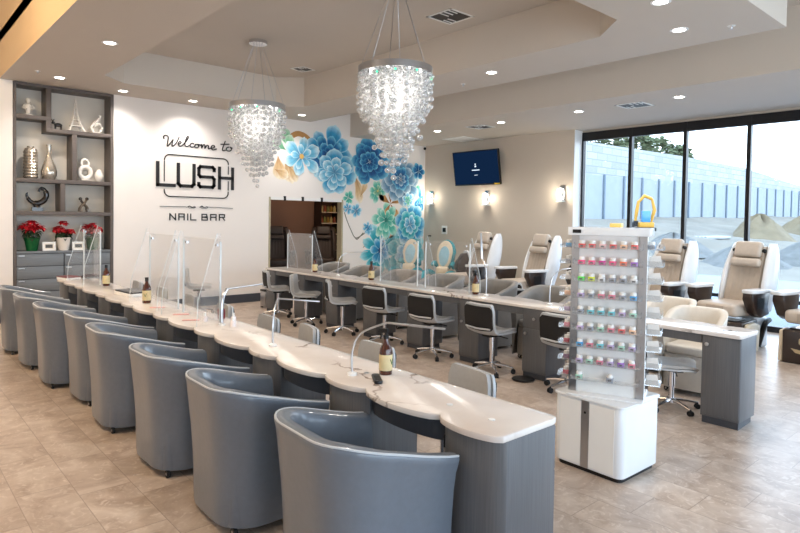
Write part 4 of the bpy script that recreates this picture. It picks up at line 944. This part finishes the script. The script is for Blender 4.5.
# ------------------------------------------------------------------ polish display rack
A = Vector((3.535, 1.86, 0)); RZ = .0
rk = thing('polish_rack', 'white polish display tower with clear side shelves on a two-door cabinet', 'display rack', (3.785, 2.11, 0), -.02)
MB().prism(rrect(-.245, .245, -.255, .255, .05), .03, .478).build('cabinet_body', M_gloss, rk, bevel=.006)
MB().prism(rrect(-.225, .225, -.235, .235, .04), 0, .031).build('plinth', M_black, rk)
MB().prism(rrect(-.255, .255, -.265, .265, .05), .479, .495).build('cabinet_top', M_gloss, rk, bevel=.003)
MB().bb(-.2475, -.2435, -.20, -.022, .045, .465).bb(-.2475, -.2435, .042, .20, .045, .465).build('cabinet_door', M_white, rk)
MB().bb(-.2480, -.2430, -.018, .038, .035, .478).build('steel_strip', M_steel, rk)
MB().tube([(-.2505, .01, .40), (-.246, .01, .40)], .008, 10).build('lock', M_black, rk)
tow = MB(); TR = Matrix.Translation((0, 0, -.032)) @ Matrix.Rotation(radians(23), 4, 'Z'); HW = .215
tow.bb(-.095, .095, -HW, HW, .53, 1.60, TR); tow.build('tower_core', M_white, rk)
MB().prism(rrect(-.19, .19, -HW-.03, HW+.03, .02), .5275, .536, TR).build('turntable', M_gloss, rk, bevel=.003)
MB().prism(rrect(-.135, .135, -HW-.05, HW+.05, .015), 1.60, 1.655, TR).build('top_cap', M_gloss, rk, bevel=.004)
MB().bb(-.138, -.134, HW-.04, HW+.015, 1.615, 1.638, TR).build('black_tag', M_black, rk)
for sy in (-1, 1): MB().bb(-.105, -.095, sy*HW-.025, sy*HW+.025, .534, 1.60, TR).build('mirror_strip', M_steel, rk)
for sy in (-1, 1): MB().bb(-.095, .095, sy*(HW+.012)-.004, sy*(HW+.012)+.004, .534, 1.60, TR).build('side_board', M_white, rk)
NR = 9; z_of = lambda k: 1.512-.1105*k
def shelf(M_, w, dpt, name='acrylic_shelf'):
    q = MB(); q.bb(-dpt, 0, -w, w, 0, .004, M_); q.bb(-dpt-.003, -dpt, -w, w, 0, .024, M_); q.bb(-dpt, 0, -w-.003, -w, 0, .04, M_); q.bb(-dpt, 0, w, w+.003, 0, .04, M_)
    return q.build(name, M_acrh, rk)
fr = lambda z: TR @ Matrix.Translation((-.107, 0, z))
lf = lambda z: TR @ Matrix.Translation((-.0, HW+.018, z)) @ Matrix.Rotation(-pi/2, 4, 'Z')
rt = lambda z: TR @ Matrix.Translation((-.0, -HW-.018, z)) @ Matrix.Rotation(pi/2, 4, 'Z')
for k in range(NR):
    shelf(fr(z_of(k)), HW, .055); shelf(lf(z_of(k)), .09, .085); shelf(rt(z_of(k)), .09, .10)
    if k: q = MB(); q.prism([(-.098, .006), (-.085, .078), (-.02, .070), (-.012, .006)], .084, .088, rt(z_of(k)) @ XZ); q.build('white_card', M_white, rk)
pal = {'coral red': (226, 96, 92), 'pale pink': (240, 200, 200), 'hot pink': (250, 84, 140), 'magenta': (214, 60, 150), 'orange': (250, 120, 80), 'violet': (160, 110, 200), 'blue': (70, 160, 220), 'neon green': (90, 230, 80), 'neon yellow': (214, 230, 40), 'pearl white': (226, 226, 228), 'grey': (150, 156, 168), 'lilac': (190, 170, 210), 'aqua': (110, 200, 214), 'mint': (170, 216, 196), 'rose': (220, 130, 150), 'peach': (244, 196, 160), 'dark red': (176, 30, 60), 'plum': (130, 70, 110)}
rows_ = [['coral red', 'coral red', 'pale pink', 'coral red', 'peach', 'coral red', 'pale pink'], ['hot pink', 'hot pink', 'magenta', 'hot pink', 'orange', 'violet', 'blue'], ['neon green', 'neon yellow', 'pearl white', 'grey', 'grey', 'pearl white', 'blue'], ['lilac', 'grey', 'rose', 'rose', 'grey', 'blue', 'pearl white'], ['grey', 'aqua', 'aqua', 'aqua', 'lilac', 'mint', 'pearl white'], ['lilac', 'grey', 'mint', 'rose', 'coral red', 'peach', 'peach'], ['blue', 'rose', 'aqua', 'lilac', 'mint', 'lilac', 'rose'], ['lilac', 'mint', 'rose', 'lilac', 'violet', 'rose', 'pale pink'], ['mint', None, None, 'grey', None, None, None]]
jm = {k: mat('polish_'+k.replace(' ', '_'), v, .2, var=.06, coat=.3) for k, v in pal.items()}
JARS = {}
rkM = Matrix.Translation((3.785, 2.11, 0)) @ Matrix.Rotation(-.02, 4, 'Z')
def jar(col, P, label, grp):
    if col not in JARS:
        o = MB().prism(rrect(-.022, .022, -.022, .022, .009), 0, .028).build('polish_jar', jm[col], bevel=.003); tag(o, label, 'polish jar', grp, 'thing')
        MB().lathe([(.019, .0285), (.019, .047), (.016, .049), (0, .049)], 14, cap=False).build('lid', M_white, o); MB().bb(-.0226, -.0218, -.010, .010, .008, .018).build('black_mark', M_black, o)
        JARS[col] = o; o.matrix_world = P
        return o
    c = copy_tree(JARS[col]); c.matrix_world = P; tag(c, label, None, grp); return c
rowname = ['top row', 'second row', 'third row', 'fourth row', 'fifth row', 'sixth row', 'seventh row', 'eighth row', 'bottom row']
for k, row in enumerate(rows_):
    for i, c in enumerate(row[:6]):
        if not c: continue
        P = rkM @ fr(z_of(k)) @ Matrix.Translation((-.028, .166-i*.0664, .0046))
        lb = ('%s polish jar, %s from left on the rack front, %s' % (c, ORD[i], rowname[k])) if k < 8 else ('%s polish jar, %s one of two on the rack front, bottom row' % (c, 'left' if i == 0 else 'right'))
        jar(c, P, lb, 'polish jars on the rack front')
lc = ['blue', 'grey', 'pearl white', 'peach', 'lilac', 'rose', 'dark red', 'plum', 'dark red']
for k, c in enumerate(lc):
    for j in range(2):
        P = rkM @ lf(z_of(k)) @ Matrix.Translation((-.035, -.045+.09*j, .0046))
        jar(c, P, '%s polish jar, %s one on the rack left side, %s' % (c, ['front', 'rear'][j], rowname[k]), 'polish jars on the left side of the rack')
jar('blue', rkM @ rt(z_of(0)) @ Matrix.Translation((-.025, -.04, .0046)), 'blue polish jar on the right side of the rack, top shelf, front one', 'polish jars on the right side of the rack'); jar('grey', rkM @ rt(z_of(0)) @ Matrix.Translation((-.025, .03, .0046)), 'grey polish jar on the right side of the rack, top shelf, rear one', 'polish jars on the right side of the rack')

# ------------------------------------------------------------------ massage pedicure chairs
def pedi(label, grp, lea=None, lead=None, base=True):
    lea = lea or M_sand; lead = lead or M_sandd
    t = thing('pedicure_chair', label, 'massage chair', (0, 0, 0), 0, grp)
    lean = lambda z: -.24-.27*(z-.5)
    # centre back cushion with vertical channels
    def back(u, v):
        z = .56+u*.80; y = (v*2-1)*(.225-.03*u*u)
        return (lean(z)+.03-.006*abs(sin(v*6*pi))+.02*(v*2-1)**2, y, z)
    q = MB().grid(back, 22, 49)
    q.grid(lambda u, v: (back(u, v)[0]-.10, back(u, v)[1], back(u, v)[2]), 22, 49)
    n = 22*49
    edge = [j for j in range(49)]+[i*49+48 for i in range(1, 22)]+[21*49+j for j in range(47, -1, -1)]+[i*49 for i in range(20, 0, -1)]
    q.f += [(edge[k], edge[(k+1) % len(edge)], n+edge[(k+1) % len(edge)], n+edge[k]) for k in range(len(edge))]; q.mi += [0]*len(edge)
    q.build('back_cushion', lead, t, angle=60)
    for s in (-1, 1):
        def wing(u, v, s=s):
            z = .50+u*.90; a = v*2*pi; wd = .050+.02*sin(pi*u); dp = (.20+.06*sin(pi*min(1, u*1.2)))*math.sqrt(max(.04, 1-(max(0, u-.70)/.30)**2.5*.9))
            y = s*(.285-.05*u**3)
            return (lean(z)-.09+dp*.62*cos(a), y+s*wd*sin(a), z)
        w = MB().grid(wing, 16, 20, cv=True); m = 20; w.f += [tuple(range(m)), tuple(range(15*m, 16*m))]; w.mi += [0, 0]
        w.build('side_wing', M_gloss, t, angle=60)
        MB().ball((lean(1.30)+.03, s*.20, 1.30), (.03, .035, .03), 10, 8).build('speaker_disc', M_black, t)
    def pil(c, d, name, m):
        x, y, z = c; MB().box((0, 0, 0), d, Matrix.Translation(c) @ Matrix.Rotation(radians(-15), 4, 'Y')).build(name, m, t, bevel=min(d)*.38, seg=4)
    pil((lean(1.30)+.045, 0, 1.315), (.11, .36, .22), 'headrest', lea); pil((lean(1.13)+.07, 0, 1.14), (.10, .40, .11), 'neck_roll', lea)
    MB().prism(rrect(-.27, .33, -.285, .285, .07), .46, .62).build('seat_cushion', lea, t, bevel=.045, seg=4)
    MB().bb(.329, .336, -.12, .12, .49, .59).build('seat_front_band', lead, t, bevel=.003)
    for s in (-1, 1):
        ar = MB().prism([(-.14, .50), (-.10, .60), (-.14, .78), (.26, .78), (.27, .70), (.16, .52), (.05, .46)], s*.385-.065, s*.385+.065, XZ).build('armrest', M_brown, t, bevel=.015)
        MB().prism(rrect(-.17, .30, s*.395-.092, s*.395+.092, .07), .781, .825).build('arm_tray', M_gloss, ar, bevel=.01)
        MB().bb(.0, .16, s*.4515, s*.4555, .58, .72).build('side_pocket', M_black, ar)
    if base:
        MB().prism([(-.52, 0), (-.50, .42), (-.25, .455), (-.2, .455), (-.2, .36), (-.2, .20), (-.19, .0)], -.24, .24, XZ).build('pedestal_base', M_gloss, t, bevel=.04, seg=3)
        MB().tube(catmull([(-.22, -.27, .04), (-.26, -.29, .20), (-.34, -.29, .34), (-.45, -.28, .38)], 6), .035, 10).build('black_side_arch', M_black, t)
        MB().tube(catmull([(-.22, .27, .04), (-.26, .29, .20), (-.34, .29, .34), (-.45, .28, .38)], 6), .035, 10).build('black_side_arch', M_black, t)
    return t
def basin(t_label, grp):
    t = thing('foot_basin', t_label, 'foot basin', (0, 0, 0), 0, grp)
    MB().prism([(-.28, 0), (-.30, .40), (.27, .40), (.25, 0)], -.30, .30, XZ).build('basin_case', M_brown, t, bevel=.015)
    MB().prism(rrect(-.25, .22, -.26, .26, .09), .401, .412).build('basin_rim', M_black, t, bevel=.01)
    MB().prism(rrect(-.20, .17, -.21, .21, .08), .4125, .416).build('water_bowl', M_gloss, t)
    for s in (-1, 1): MB().prism([(-.20, .0), (-.24, .34), (-.05, .39), (.20, .385), (.23, .0)], s*.33-.028, s*.33+.028, XZ).build('cream_side_pad', M_cream, t, bevel=.025, seg=3)
    X = .266
    fr_ = rrect(-.12, .12, .24, .31, .02); q = MB().tube([(X-.004, y, z) for y, z in fr_], .009, 8, closed=True); q.build('name_plate_frame', M_gold, t)
    MB().add([(X-.006, y, z) for y, z in fr_], [tuple(range(len(fr_)))]).build('name_plate', M_brown, t, solid=.002)
    lf_ = []
    for s in (-1, 1):
        lf_ += [(s*.02, .10), (s*.10, .155), (s*.20, .185)]
    q = MB(); em = [(-.21, .185), (-.10, .17), (0, .145), (.10, .17), (.21, .185), (.16, .135), (.08, .12), (.03, .085), (0, .10), (-.03, .085), (-.08, .12), (-.16, .135)]
    q.add([(X-.012, y, z) for y, z in em], [tuple(range(12))]); q.build('wing_emblem', M_gold, t, solid=.008)
    return t
gp = 'beige massage pedicure chairs'
p0 = pedi('beige massage pedicure chair under the television, left of the pair by the beige wall', gp); p0.location = (8.68, 7.84, 0); p0.rotation_euler.z = pi-.2
peds = [(8.68, 6.50, 'beige massage pedicure chair right of the television by the beige wall'), (8.68, 5.28, 'beige massage pedicure chair mostly hidden behind the left of the polish rack'), (8.68, 4.15, 'beige massage pedicure chair peeking out right of the polish rack'), (8.68, 3.09, 'beige massage pedicure chair in full view before the windows'), (8.68, 2.04, 'beige massage pedicure chair cut off by the right edge of the view')]
PC = [p0]
for x, y, l in peds: PC.append(dup(p0, (x, y, 0), pi-.2, l))
def raise_arm(p, side):
    for c in p.children:
        if c.name.startswith('armrest') and (sum(v.co.y for v in c.data.vertices) > 0) == (side > 0):
            c.matrix_local = Matrix.Translation((-.10, 0, .62)) @ Matrix.Rotation(radians(-72), 4, 'Y') @ Matrix.Translation((.05, 0, -.52))
raise_arm(PC[0], -1); raise_arm(PC[2], -1)
b0 = basin('dark foot basin with gold plate and emblem at the right edge', 'foot basins'); b0.location = (8.53, 2.04, 0); b0.rotation_euler.z = pi
for y, l in ((7.84, 'dark foot basin before the left massage chair under the television'), (6.50, 'dark foot basin before the right massage chair by the beige wall'), (5.28, 'dark foot basin of the massage chair behind the polish rack'), (4.15, 'dark foot basin before the massage chair at the right edge of the rack'), (3.09, 'dark foot basin behind the ivory tub chairs before the full massage chair')):
    dup(b0, (8.53, y, 0), pi, l)
# children's chairs
def kid(label, grp):
    t = thing('child_pedicure_chair', label, "child's chair", (0, 0, 0), 0, grp)
    T = Matrix.Translation((-.20, 0, .92)) @ Matrix.Rotation(radians(-10), 4, 'Y')
    ov = [(.20*cos(a)*(1 if sin(a) > 0 else .92), .30*sin(a)) for a in [2*pi*i/28 for i in range(28)]]
    Q = T @ Matrix(((0, 0, 1, 0), (1, 0, 0, 0), (0, 1, 0, 0), (0, 0, 0, 1)))
    MB().prism([(y*1.12, z*1.08) for y, z in ov], -.09, .0, Q).build('back_shell', M_teal, t, bevel=.02, seg=3)
    MB().prism(ov, .0005, .03, Q).build('cream_border', M_cream, t, bevel=.01)
    MB().prism([(y*.66, z*.70-.03) for y, z in ov], .0305, .04, Q).build('plain_back_pad', mat('pale_blue_pad', (150, 196, 214), .5, var=.12, scale=8), t, bevel=.004)
    MB().box((-.12, 0, .60), (.12, .30, .17), Matrix.Rotation(0, 4, 'Y')).build('lumbar_cushion', M_cream, t, bevel=.05, seg=4)
    MB().prism(rrect(-.20, .24, -.22, .22, .08), .40, .50).build('seat_cushion', M_cream, t, bevel=.035, seg=3)
    MB().prism([(-.30, 0), (-.32, .40), (.22, .395), (.28, .30), (.55, .26), (.60, .10), (.55, 0)], -.25, .25, XZ).build('base', M_teal, t, bevel=.06, seg=3)
    for s in (-1, 1):
        MB().tube(catmull([(-.26, s*.27, .44), (-.1, s*.29, .56), (.12, s*.29, .55), (.26, s*.27, .42)], 5), .055, 12).build('arm', M_teal, t)
        MB().tube(catmull([(-.24, s*.20, .66), (-.16, s*.24, .76), (-.10, s*.24, .70)], 4), .045, 10).build('shoulder_scroll', M_teal, t)
    MB().ball((.5, 0, .26), (.09, .2, .05)).build('foot_bowl', M_gloss, t)
    return t
k0 = kid("small teal child's pedicure chair against the mural, left one", "teal children's chairs"); k0.location = (8.75, 9.68, 0); k0.rotation_euler.z = pi+.25
dup(k0, (8.75, 8.66, 0), pi+.15, "small teal child's pedicure chair against the beige wall, right one")

# ------------------------------------------------------------------ room seen through the opening
gd = mat('dark_grey_leather', (74, 66, 62), .5, var=.06)
pb = pedi('dark pedicure chair in the brown back room, left of the pair through the opening', 'dark chairs in the back room', gd, gd); pb.location = (7.50, 13.05, 0); pb.rotation_euler.z = -pi/2-.5
for o in pb.children_recursive:
    if o.name.startswith(('side_wing', 'arm_tray', 'pedestal')): 
        o.data = o.data.copy(); o.data.materials[0] = gd
dup(pb, (8.75, 12.85, 0), -pi/2-.6, 'dark pedicure chair in the brown back room, right of the pair through the opening', 'dark chairs in the back room')
t = thing('bottle_shelf', 'tall shelf of jars and bottles on the right in the brown back room', 'shelf', (9.50, 13.78, 0))
MB().bb(-.32, -.29, -.16, .16, 0, 2.3).build('upright', M_brown, t); MB().bb(.28, .31, -.16, .16, 0, 2.3).build('upright', M_brown, t)
for z in (.9, 1.2, 1.5, 1.8, 2.1): MB().bb(-.29, .28, -.15, .15, z-.012, z+.0118).build('shelf_board', M_cream, t)
rb = random.Random(9); bcol = [mat('ochre_jar', (150, 116, 40), .4), mat('olive_jar', (120, 120, 60), .4), mat('rust_jar', (140, 70, 40), .4), mat('straw_jar', (190, 170, 110), .4)]
for r_, z in enumerate((.912, 1.212, 1.512, 1.812)):
    for i in range(5):
        o = MB().lathe([(0, 0), (.04, 0), (.042, .11), (.02, .14), (.02, .17), (0, .17)], 12, cap=False).build('jar', bcol[(r_+i*3) % 4], loc=(9.28+i*.105, 13.72, z+.001))
        tag(o, 'small jar, %s from left, %s board of the back room shelf' % (ORD[i], ['lowest', 'second lowest', 'third', 'fourth'][r_]), 'jar', 'jars in the back room', 'thing')
for x, l in ((7.6, 'left dark hanging lamp near the ceiling of the brown back room'), (8.25, 'right dark hanging lamp near the ceiling of the brown back room')):
    t = thing('pendant_lamp', l, 'pendant lamp', (x, 12.6, 2.9), 0, 'pendants in the back room'); MB().tube([(0, 0, 0), (0, 0, -.5)], .006).build('cord', M_black, t); MB().lathe([(.03, -.5), (.09, -.56), (.10, -.72), (.08, -.72), (.07, -.57), (0, -.52)], 16, cap=False).build('lamp_shade', M_brown, t)
L = bpy.data.lights.new('back_room_fill', 'POINT'); L.energy = 26; L.shadow_soft_size = .2; L.color = (1, .82, .64); o = bpy.data.objects.new('back_room_fill', L); COL.objects.link(o); o.location = (8.4, 12.0, 2.6)  # fill light added without a fixture to brighten the back room
# ------------------------------------------------------------------ outside
M_dirt = mat('pale_construction_dirt', (112, 104, 92), .9, var=.22, scale=.7, bump=.3)
M_pave = mat('pale_concrete_walk', (132, 137, 144), .85, var=.04, scale=1)
def stone():
    w = NT('pale_retaining_wall_blocks'); p = w.n('ShaderNodeBsdfPrincipled'); w.l(p.outputs[0], w.out.inputs[0]); tc = w.n('ShaderNodeTexCoord'); mp = w.n('ShaderNodeMapping'); mp.inputs['Rotation'].default_value = (radians(90), 0, 0)
    w.l(tc.outputs['Object'], mp.inputs[0]); b = w.n('ShaderNodeTexBrick'); b.inputs['Scale'].default_value = 1; b.inputs['Brick Width'].default_value = 1.5; b.inputs['Row Height'].default_value = .55; b.inputs['Mortar Size'].default_value = .035
    b.inputs['Color1'].default_value = (*lin((164, 166, 166)), 1); b.inputs['Color2'].default_value = (*lin((146, 149, 150)), 1); b.inputs['Mortar'].default_value = (*lin((130, 134, 138)), 1)
    w.l(mp.outputs[0], b.inputs[0]); w.l(b.outputs[0], p.inputs['Base Color']); p.inputs['Roughness'].default_value = .9
    return w.m
M_stone = stone(); M_panel = mat('pale_grey_concrete_panel', (146, 152, 156), .9, var=.06, scale=1.5); M_post = mat('blue_grey_post', (104, 116, 128), .8, var=.05)
M_bush = mat('dry_olive_foliage', (84, 92, 64), .9, var=.35, scale=4); M_yel = mat('machine_yellow', (190, 136, 40), .5, var=.06); M_blueg = mat('tinted_cab_glass', (70, 130, 180), .15, var=.1)
def ss(t): t = max(0, min(1, t)); return t*t*(3-2*t)
rg = random.Random(2); ph = [(rg.uniform(.2, 1.4), rg.uniform(.2, 1.4), rg.random()*6) for _ in range(8)]
def gz(x, y):
    s = 1.85*ss((y-7)/17)+.016*max(0, x-43)*ss((y-7)/17); k = ss((x-17+.3*y)/8)
    return s-.03+k*.10*sum(sin(a*x+b*y+c) for a, b, c in ph)/2.2*(.4+.6*ss((y-2)/8))-(.0 if k else 0)
q = MB().grid(lambda u, v: (XG+.16+u**1.5*125, -30+v*55.5, gz(XG+.16+u**1.5*125, -30+v*55.5)), 110, 90); struct('ground_outside', q, M_dirt)
q = MB().grid(lambda u, v: (XG+.16+u*9.5, -30+v*52, .015), 2, 2); q.bb(XG+.15, XG+9.6, -30, 22, -.1, .016); struct('path_outside', q, M_pave, smooth=False)
w = thing('retaining_wall', 'long pale stone block retaining wall beyond the dirt lot outside', 'retaining wall', (0, 25.6, 0))
top = [(20, 7.7), (43, 7.9), (58, 8.1), (75, 8.1), (94, 7.1), (140, 6.5)]
q = MB(); vs = [(x, y, z) for y in (0, 1) for x, zz in top for z in (0, zz)]; n = len(top)*2
q.add(vs, [(2*i, 2*i+2, 2*i+3, 2*i+1) for i in range(5)]+[(n+2*i, n+2*i+1, n+2*i+3, n+2*i+2) for i in range(5)]+[(2*i+1, 2*i+3, n+2*i+3, n+2*i+1) for i in range(5)]); q.build('block_face', M_stone, w, smooth=False)
fz = thing('panel_fence', 'tall pale grey panel fence with thin posts at the foot of the stone wall', 'fence', (0, 25, 0))
MB().add([(20, 0, 1), (140, 0, 1.5), (140, 0, 6.6), (94, 0, 6.05), (43, 0, 5.28), (20, 0, 4.95), (20, .2, 1), (140, .2, 1.5), (140, .2, 6.6), (94, .2, 6.05), (43, .2, 5.28), (20, .2, 4.95)], [(0, 1, 2, 3, 4, 5), (11, 10, 9, 8, 7, 6), (0, 6, 7, 1), (5, 4, 10, 11), (4, 3, 9, 10), (3, 2, 8, 9)]).build('panel_board', M_panel, fz, smooth=False)
for i in range(34):
    x = 28+i*3.1; zt = 5.05+(x-28)*.0155
    MB().bb(x-.09, x+.09, -.14, -.0, 1.2, zt+.1).build('post', M_post, fz)
rn = random.Random(4)
for i, (x, y, z, s, l) in enumerate(((44, 29, 8.2, 2.1, 'pale olive shrub above the stone wall, left of the second window post'), (50, 29, 8.7, 2.4, 'tall olive shrub above the stone wall, middle of the row'), (56, 29, 8.6, 2.2, 'olive shrub above the stone wall right of the tall one'), (61.2, 29, 8.6, 2.0, 'low olive shrub above the stone wall behind the third window post'), (66, 29, 8.5, 1.7, 'last low olive shrub at the right end of the row above the stone wall'))):
    t = thing('shrub_outside', l, 'shrub', (x, y, 7.0), 0, 'shrubs above the stone wall'); q = MB()
    for k in range(420):
        a, b_, r_ = rn.random()*2*pi, math.acos(rn.uniform(-.4, 1)), s*rn.uniform(.55, 1.0); c = Vector((r_*1.1*sin(b_)*cos(a), r_*.8*sin(b_)*sin(a), z-7.0+r_*cos(b_)))
        M = Matrix.Translation(c) @ Matrix.Rotation(rn.random()*6, 4, 'Z') @ Matrix.Rotation(rn.random()*3, 4, 'X'); L = .34
        q.add([(-L, 0, 0), (0, -L*.5, .05), (L, 0, 0), (0, L*.5, .05)], [(0, 1, 2, 3)], M)
    f_ = q.build('foliage', M_bush, t, smooth=False); f_['kind'] = 'stuff'
    MB().tube([(0, 0, 0), (.1, 0, (z-7)*.6), (0, 0, z-6.6)], [.12, .08, .04]).tube([(0, 0, .8), (.7, .1, z-6.8)], [.06, .03]).build('trunk', mat('bark_brown', (104, 88, 70), .9), t)
hill = MB().grid(lambda u, v: (20+u*120, 26.6+v*25, 6.9+1.2*v-(1.0 if u > .75 else 0)*(u-.75)*6), 14, 6); struct('hill_outside', hill, M_dirt)
def mound(name, c, r, h, label, m):
    rm = random.Random(int(c[0]*10)); ph2 = [(rm.uniform(1, 4), rm.random()*6) for _ in range(4)]
    q = MB().grid(lambda u, v: (u*r*cos(v*2*pi)*(1+.12*sin(3*v*2*pi+ph2[0][1])), u*r*.75*sin(v*2*pi), h*(1-u*u)**1.5*(1+.18*sin(5*v*2*pi+6*u+ph2[1][1]))-.25*u), 14, 28, cv=True)
    return tag(q.build(name, m, None, loc=c), label, 'dirt mound', 'dirt mounds', 'thing')
M_sandm = mat('tan_sand_dirt', (112, 98, 76), .95, var=.2, scale=2, bump=.4); M_graym = mat('grey_gravel', (100, 98, 94), .95, var=.25, scale=3, bump=.5)
mound('dirt_mound_outside', (46, 14.6, gz(46, 14.6)), 3.0, 1.5, 'tan sand mound behind the full massage chair, right of the third window post', M_sandm)
mound('dirt_mound_outside', (58, 15.0, gz(58, 15)), 3.4, 1.4, 'tan sand mound at the right edge of the window view', M_sandm)
mound('dirt_mound_outside', (25.5, 8.6, gz(25.5, 8.6)), 2.6, .75, 'grey gravel heap outside, low and close to the second window post', M_graym)
mound('dirt_mound_outside', (31, 7.6, gz(31, 7.6)), 3.0, .9, 'grey gravel heap outside, low behind the massage chair headrest', M_graym)
mound('dirt_mound_outside', (28, 12.5, gz(30, 12.5)), 2.6, .7, 'grey gravel heap outside behind the top of the polish rack', M_graym)
# excavator and other site things
ex = thing('excavator_outside', 'small yellow excavator with blue cab and raised boom outside', 'excavator', (35.4, 17.5, gz(35.4, 17.5)), radians(-50)); ex.scale = (.55, .55, .62); S_ = 1.0
MB().prism(rrect(-1.0, 1.0, -.85, -.45, .15), 0, .5).prism(rrect(-1.0, 1.0, .45, .85, .15), 0, .5).build('tracks', M_rubber, ex, bevel=.05)
MB().prism(rrect(-.8, .8, -.7, .7, .2), .5, 1.0).build('upper_body', M_yel, ex, bevel=.05); MB().bb(-.5, .4, -.62, .1, 1.0, 2.1).build('cab', M_blueg, ex, bevel=.06)
for P, n_ in (([(.6, .3, .9), (1.0, .3, 2.2), (.7, .3, 3.3)], 'boom'), ([(.7, .3, 3.3), (-.1, .3, 3.6), (-.7, .3, 3.0)], 'boom_link'), ([(-.7, .3, 3.1), (-.9, .3, 2.0), (-1.0, .3, 1.1)], 'stick')): MB().tube(P, [.16, .2, .14], 8).build(n_, M_yel, ex)
MB().prism([(-1.3, .5), (-.8, .6), (-.75, 1.1), (-1.1, 1.15), (-1.35, .9)], 0, .6, XZ).build('bucket', M_rubber, ex)
for x, y, l, c in ((29.6, 16.2, 'yellow site machine box outside at the left of the excavator', M_yel),):
    t = thing('generator_outside', l, 'machine', (x, y, gz(x, y)), .3); t.scale = (.7, .7, .6); MB().bb(-.5, .5, -.4, .4, .25, 1.2).build('housing', c, t, bevel=.05); MB().tube([(-.3, -.45, .25), (-.3, .45, .25)], .25, 14).tube([(.3, -.45, .25), (.3, .45, .25)], .25, 14).build('wheels', M_rubber, t)
for x, y, l, d_, c, n_ in ((38, 14.3, 'flat pale pipe bundle lying on the dirt outside', (3.6, .3, .16), M_stone, 'pipe_outside'), (33.5, 11.0, 'small blue-grey crate lying on the dirt outside', (.8, .5, .4), mat('slate_blue_crate', (70, 110, 130), .6), 'crate_outside'), (66, 21.0, 'turquoise tarp sheet on the dirt near the far wall outside', (4.0, 1.0, .2), mat('turquoise_tarp', (70, 200, 196), .6), 'tarp_outside')):
    q = MB()
    if 'pipe' in n_:
        for k in range(4): q.tube([(-d_[0]/2, k*.2, .1), (d_[0]/2, k*.2, .1)], .1, 8)
    elif 'tarp' in n_: q.grid(lambda u, v: ((u-.5)*d_[0], (v-.5)*d_[1], .25*sin(u*9)*.3+.3*(1-(2*v-1)**2)), 18, 7)
    else: q.box((0, 0, .2), d_); q.box((0, 0, .42), (d_[0]+.06, d_[1]+.06, .04))
    tag(q.build(n_, c, None, loc=(x, y, gz(x, y)+.02)), l, n_.split('_')[0], None, 'thing')

# ------------------------------------------------------------------ light
wd = bpy.data.worlds.new('bright_overcast_sky'); S.world = wd; wd.use_nodes = True; nt = wd.node_tree; nt.nodes.clear()
out = nt.nodes.new('ShaderNodeOutputWorld'); bg = nt.nodes.new('ShaderNodeBackground'); tcx = nt.nodes.new('ShaderNodeTexCoord'); sp = nt.nodes.new('ShaderNodeSeparateXYZ'); rp = nt.nodes.new('ShaderNodeValToRGB')
nt.links.new(tcx.outputs['Generated'], sp.inputs[0]); nt.links.new(sp.outputs[2], rp.inputs[0]); nt.links.new(rp.outputs[0], bg.inputs[0]); nt.links.new(bg.outputs[0], out.inputs[0])
rp.color_ramp.elements[0].position = 0; rp.color_ramp.elements[0].color = (.80, .91, 1, 1); rp.color_ramp.elements[1].position = .5; rp.color_ramp.elements[1].color = (.54, .75, 1, 1)
bg.inputs[1].default_value = SKY
def portal(loc, rot, sx, sy):
    L = bpy.data.lights.new('daylight_portal', 'AREA'); L.shape = 'RECTANGLE'; L.size = sx; L.size_y = sy; L.cycles.is_portal = True
    o = bpy.data.objects.new('daylight_portal', L); COL.objects.link(o); o.location = loc; o.rotation_euler = rot
portal((XG+.2, 1.2, 1.7), (0, pi/2, 0), 3.4, 10.6); portal((3.65, -4.3, 1.65), (pi/2, 0, 0), 12.6, 3.3)
# unseen globe pendants, added to throw warm light on the left fascia
for y, l in ((7.2, 'added unseen warm globe pendant, further in, left of the view'), (4.6, 'added unseen warm globe pendant, nearer, left of the view')):
    t = thing('added_globe_pendant', l, 'pendant lamp', (-.3, y, 5.2), 0, 'added globe pendants left of the view'); MB().tube([(0, 0, 0), (0, 0, -.55)], .008).build('cord', M_black, t); MB().ball((0, 0, -.68), .14, 20, 14).build('globe', E_globe, t)
    L = bpy.data.lights.new('added_warm_light', 'POINT'); L.energy = 90; L.shadow_soft_size = .15; L.color = (1, .78, .52); o = bpy.data.objects.new('added_warm_light', L); COL.objects.link(o); o.location = (-.3, y, 4.3)
S.view_settings.view_transform = 'Standard'; S.view_settings.look = 'None'; S.view_settings.gamma = 1; S.view_settings.exposure = EXPO; S.view_settings.use_curve_mapping = False
S.cycles.max_bounces = 8; S.cycles.diffuse_bounces = 4; S.cycles.glossy_bounces = 4; S.cycles.transparent_max_bounces = 24; S.cycles.transmission_bounces = 6
S.cycles.sample_clamp_indirect = 4; S.cycles.caustics_reflective = False; S.cycles.caustics_refractive = False
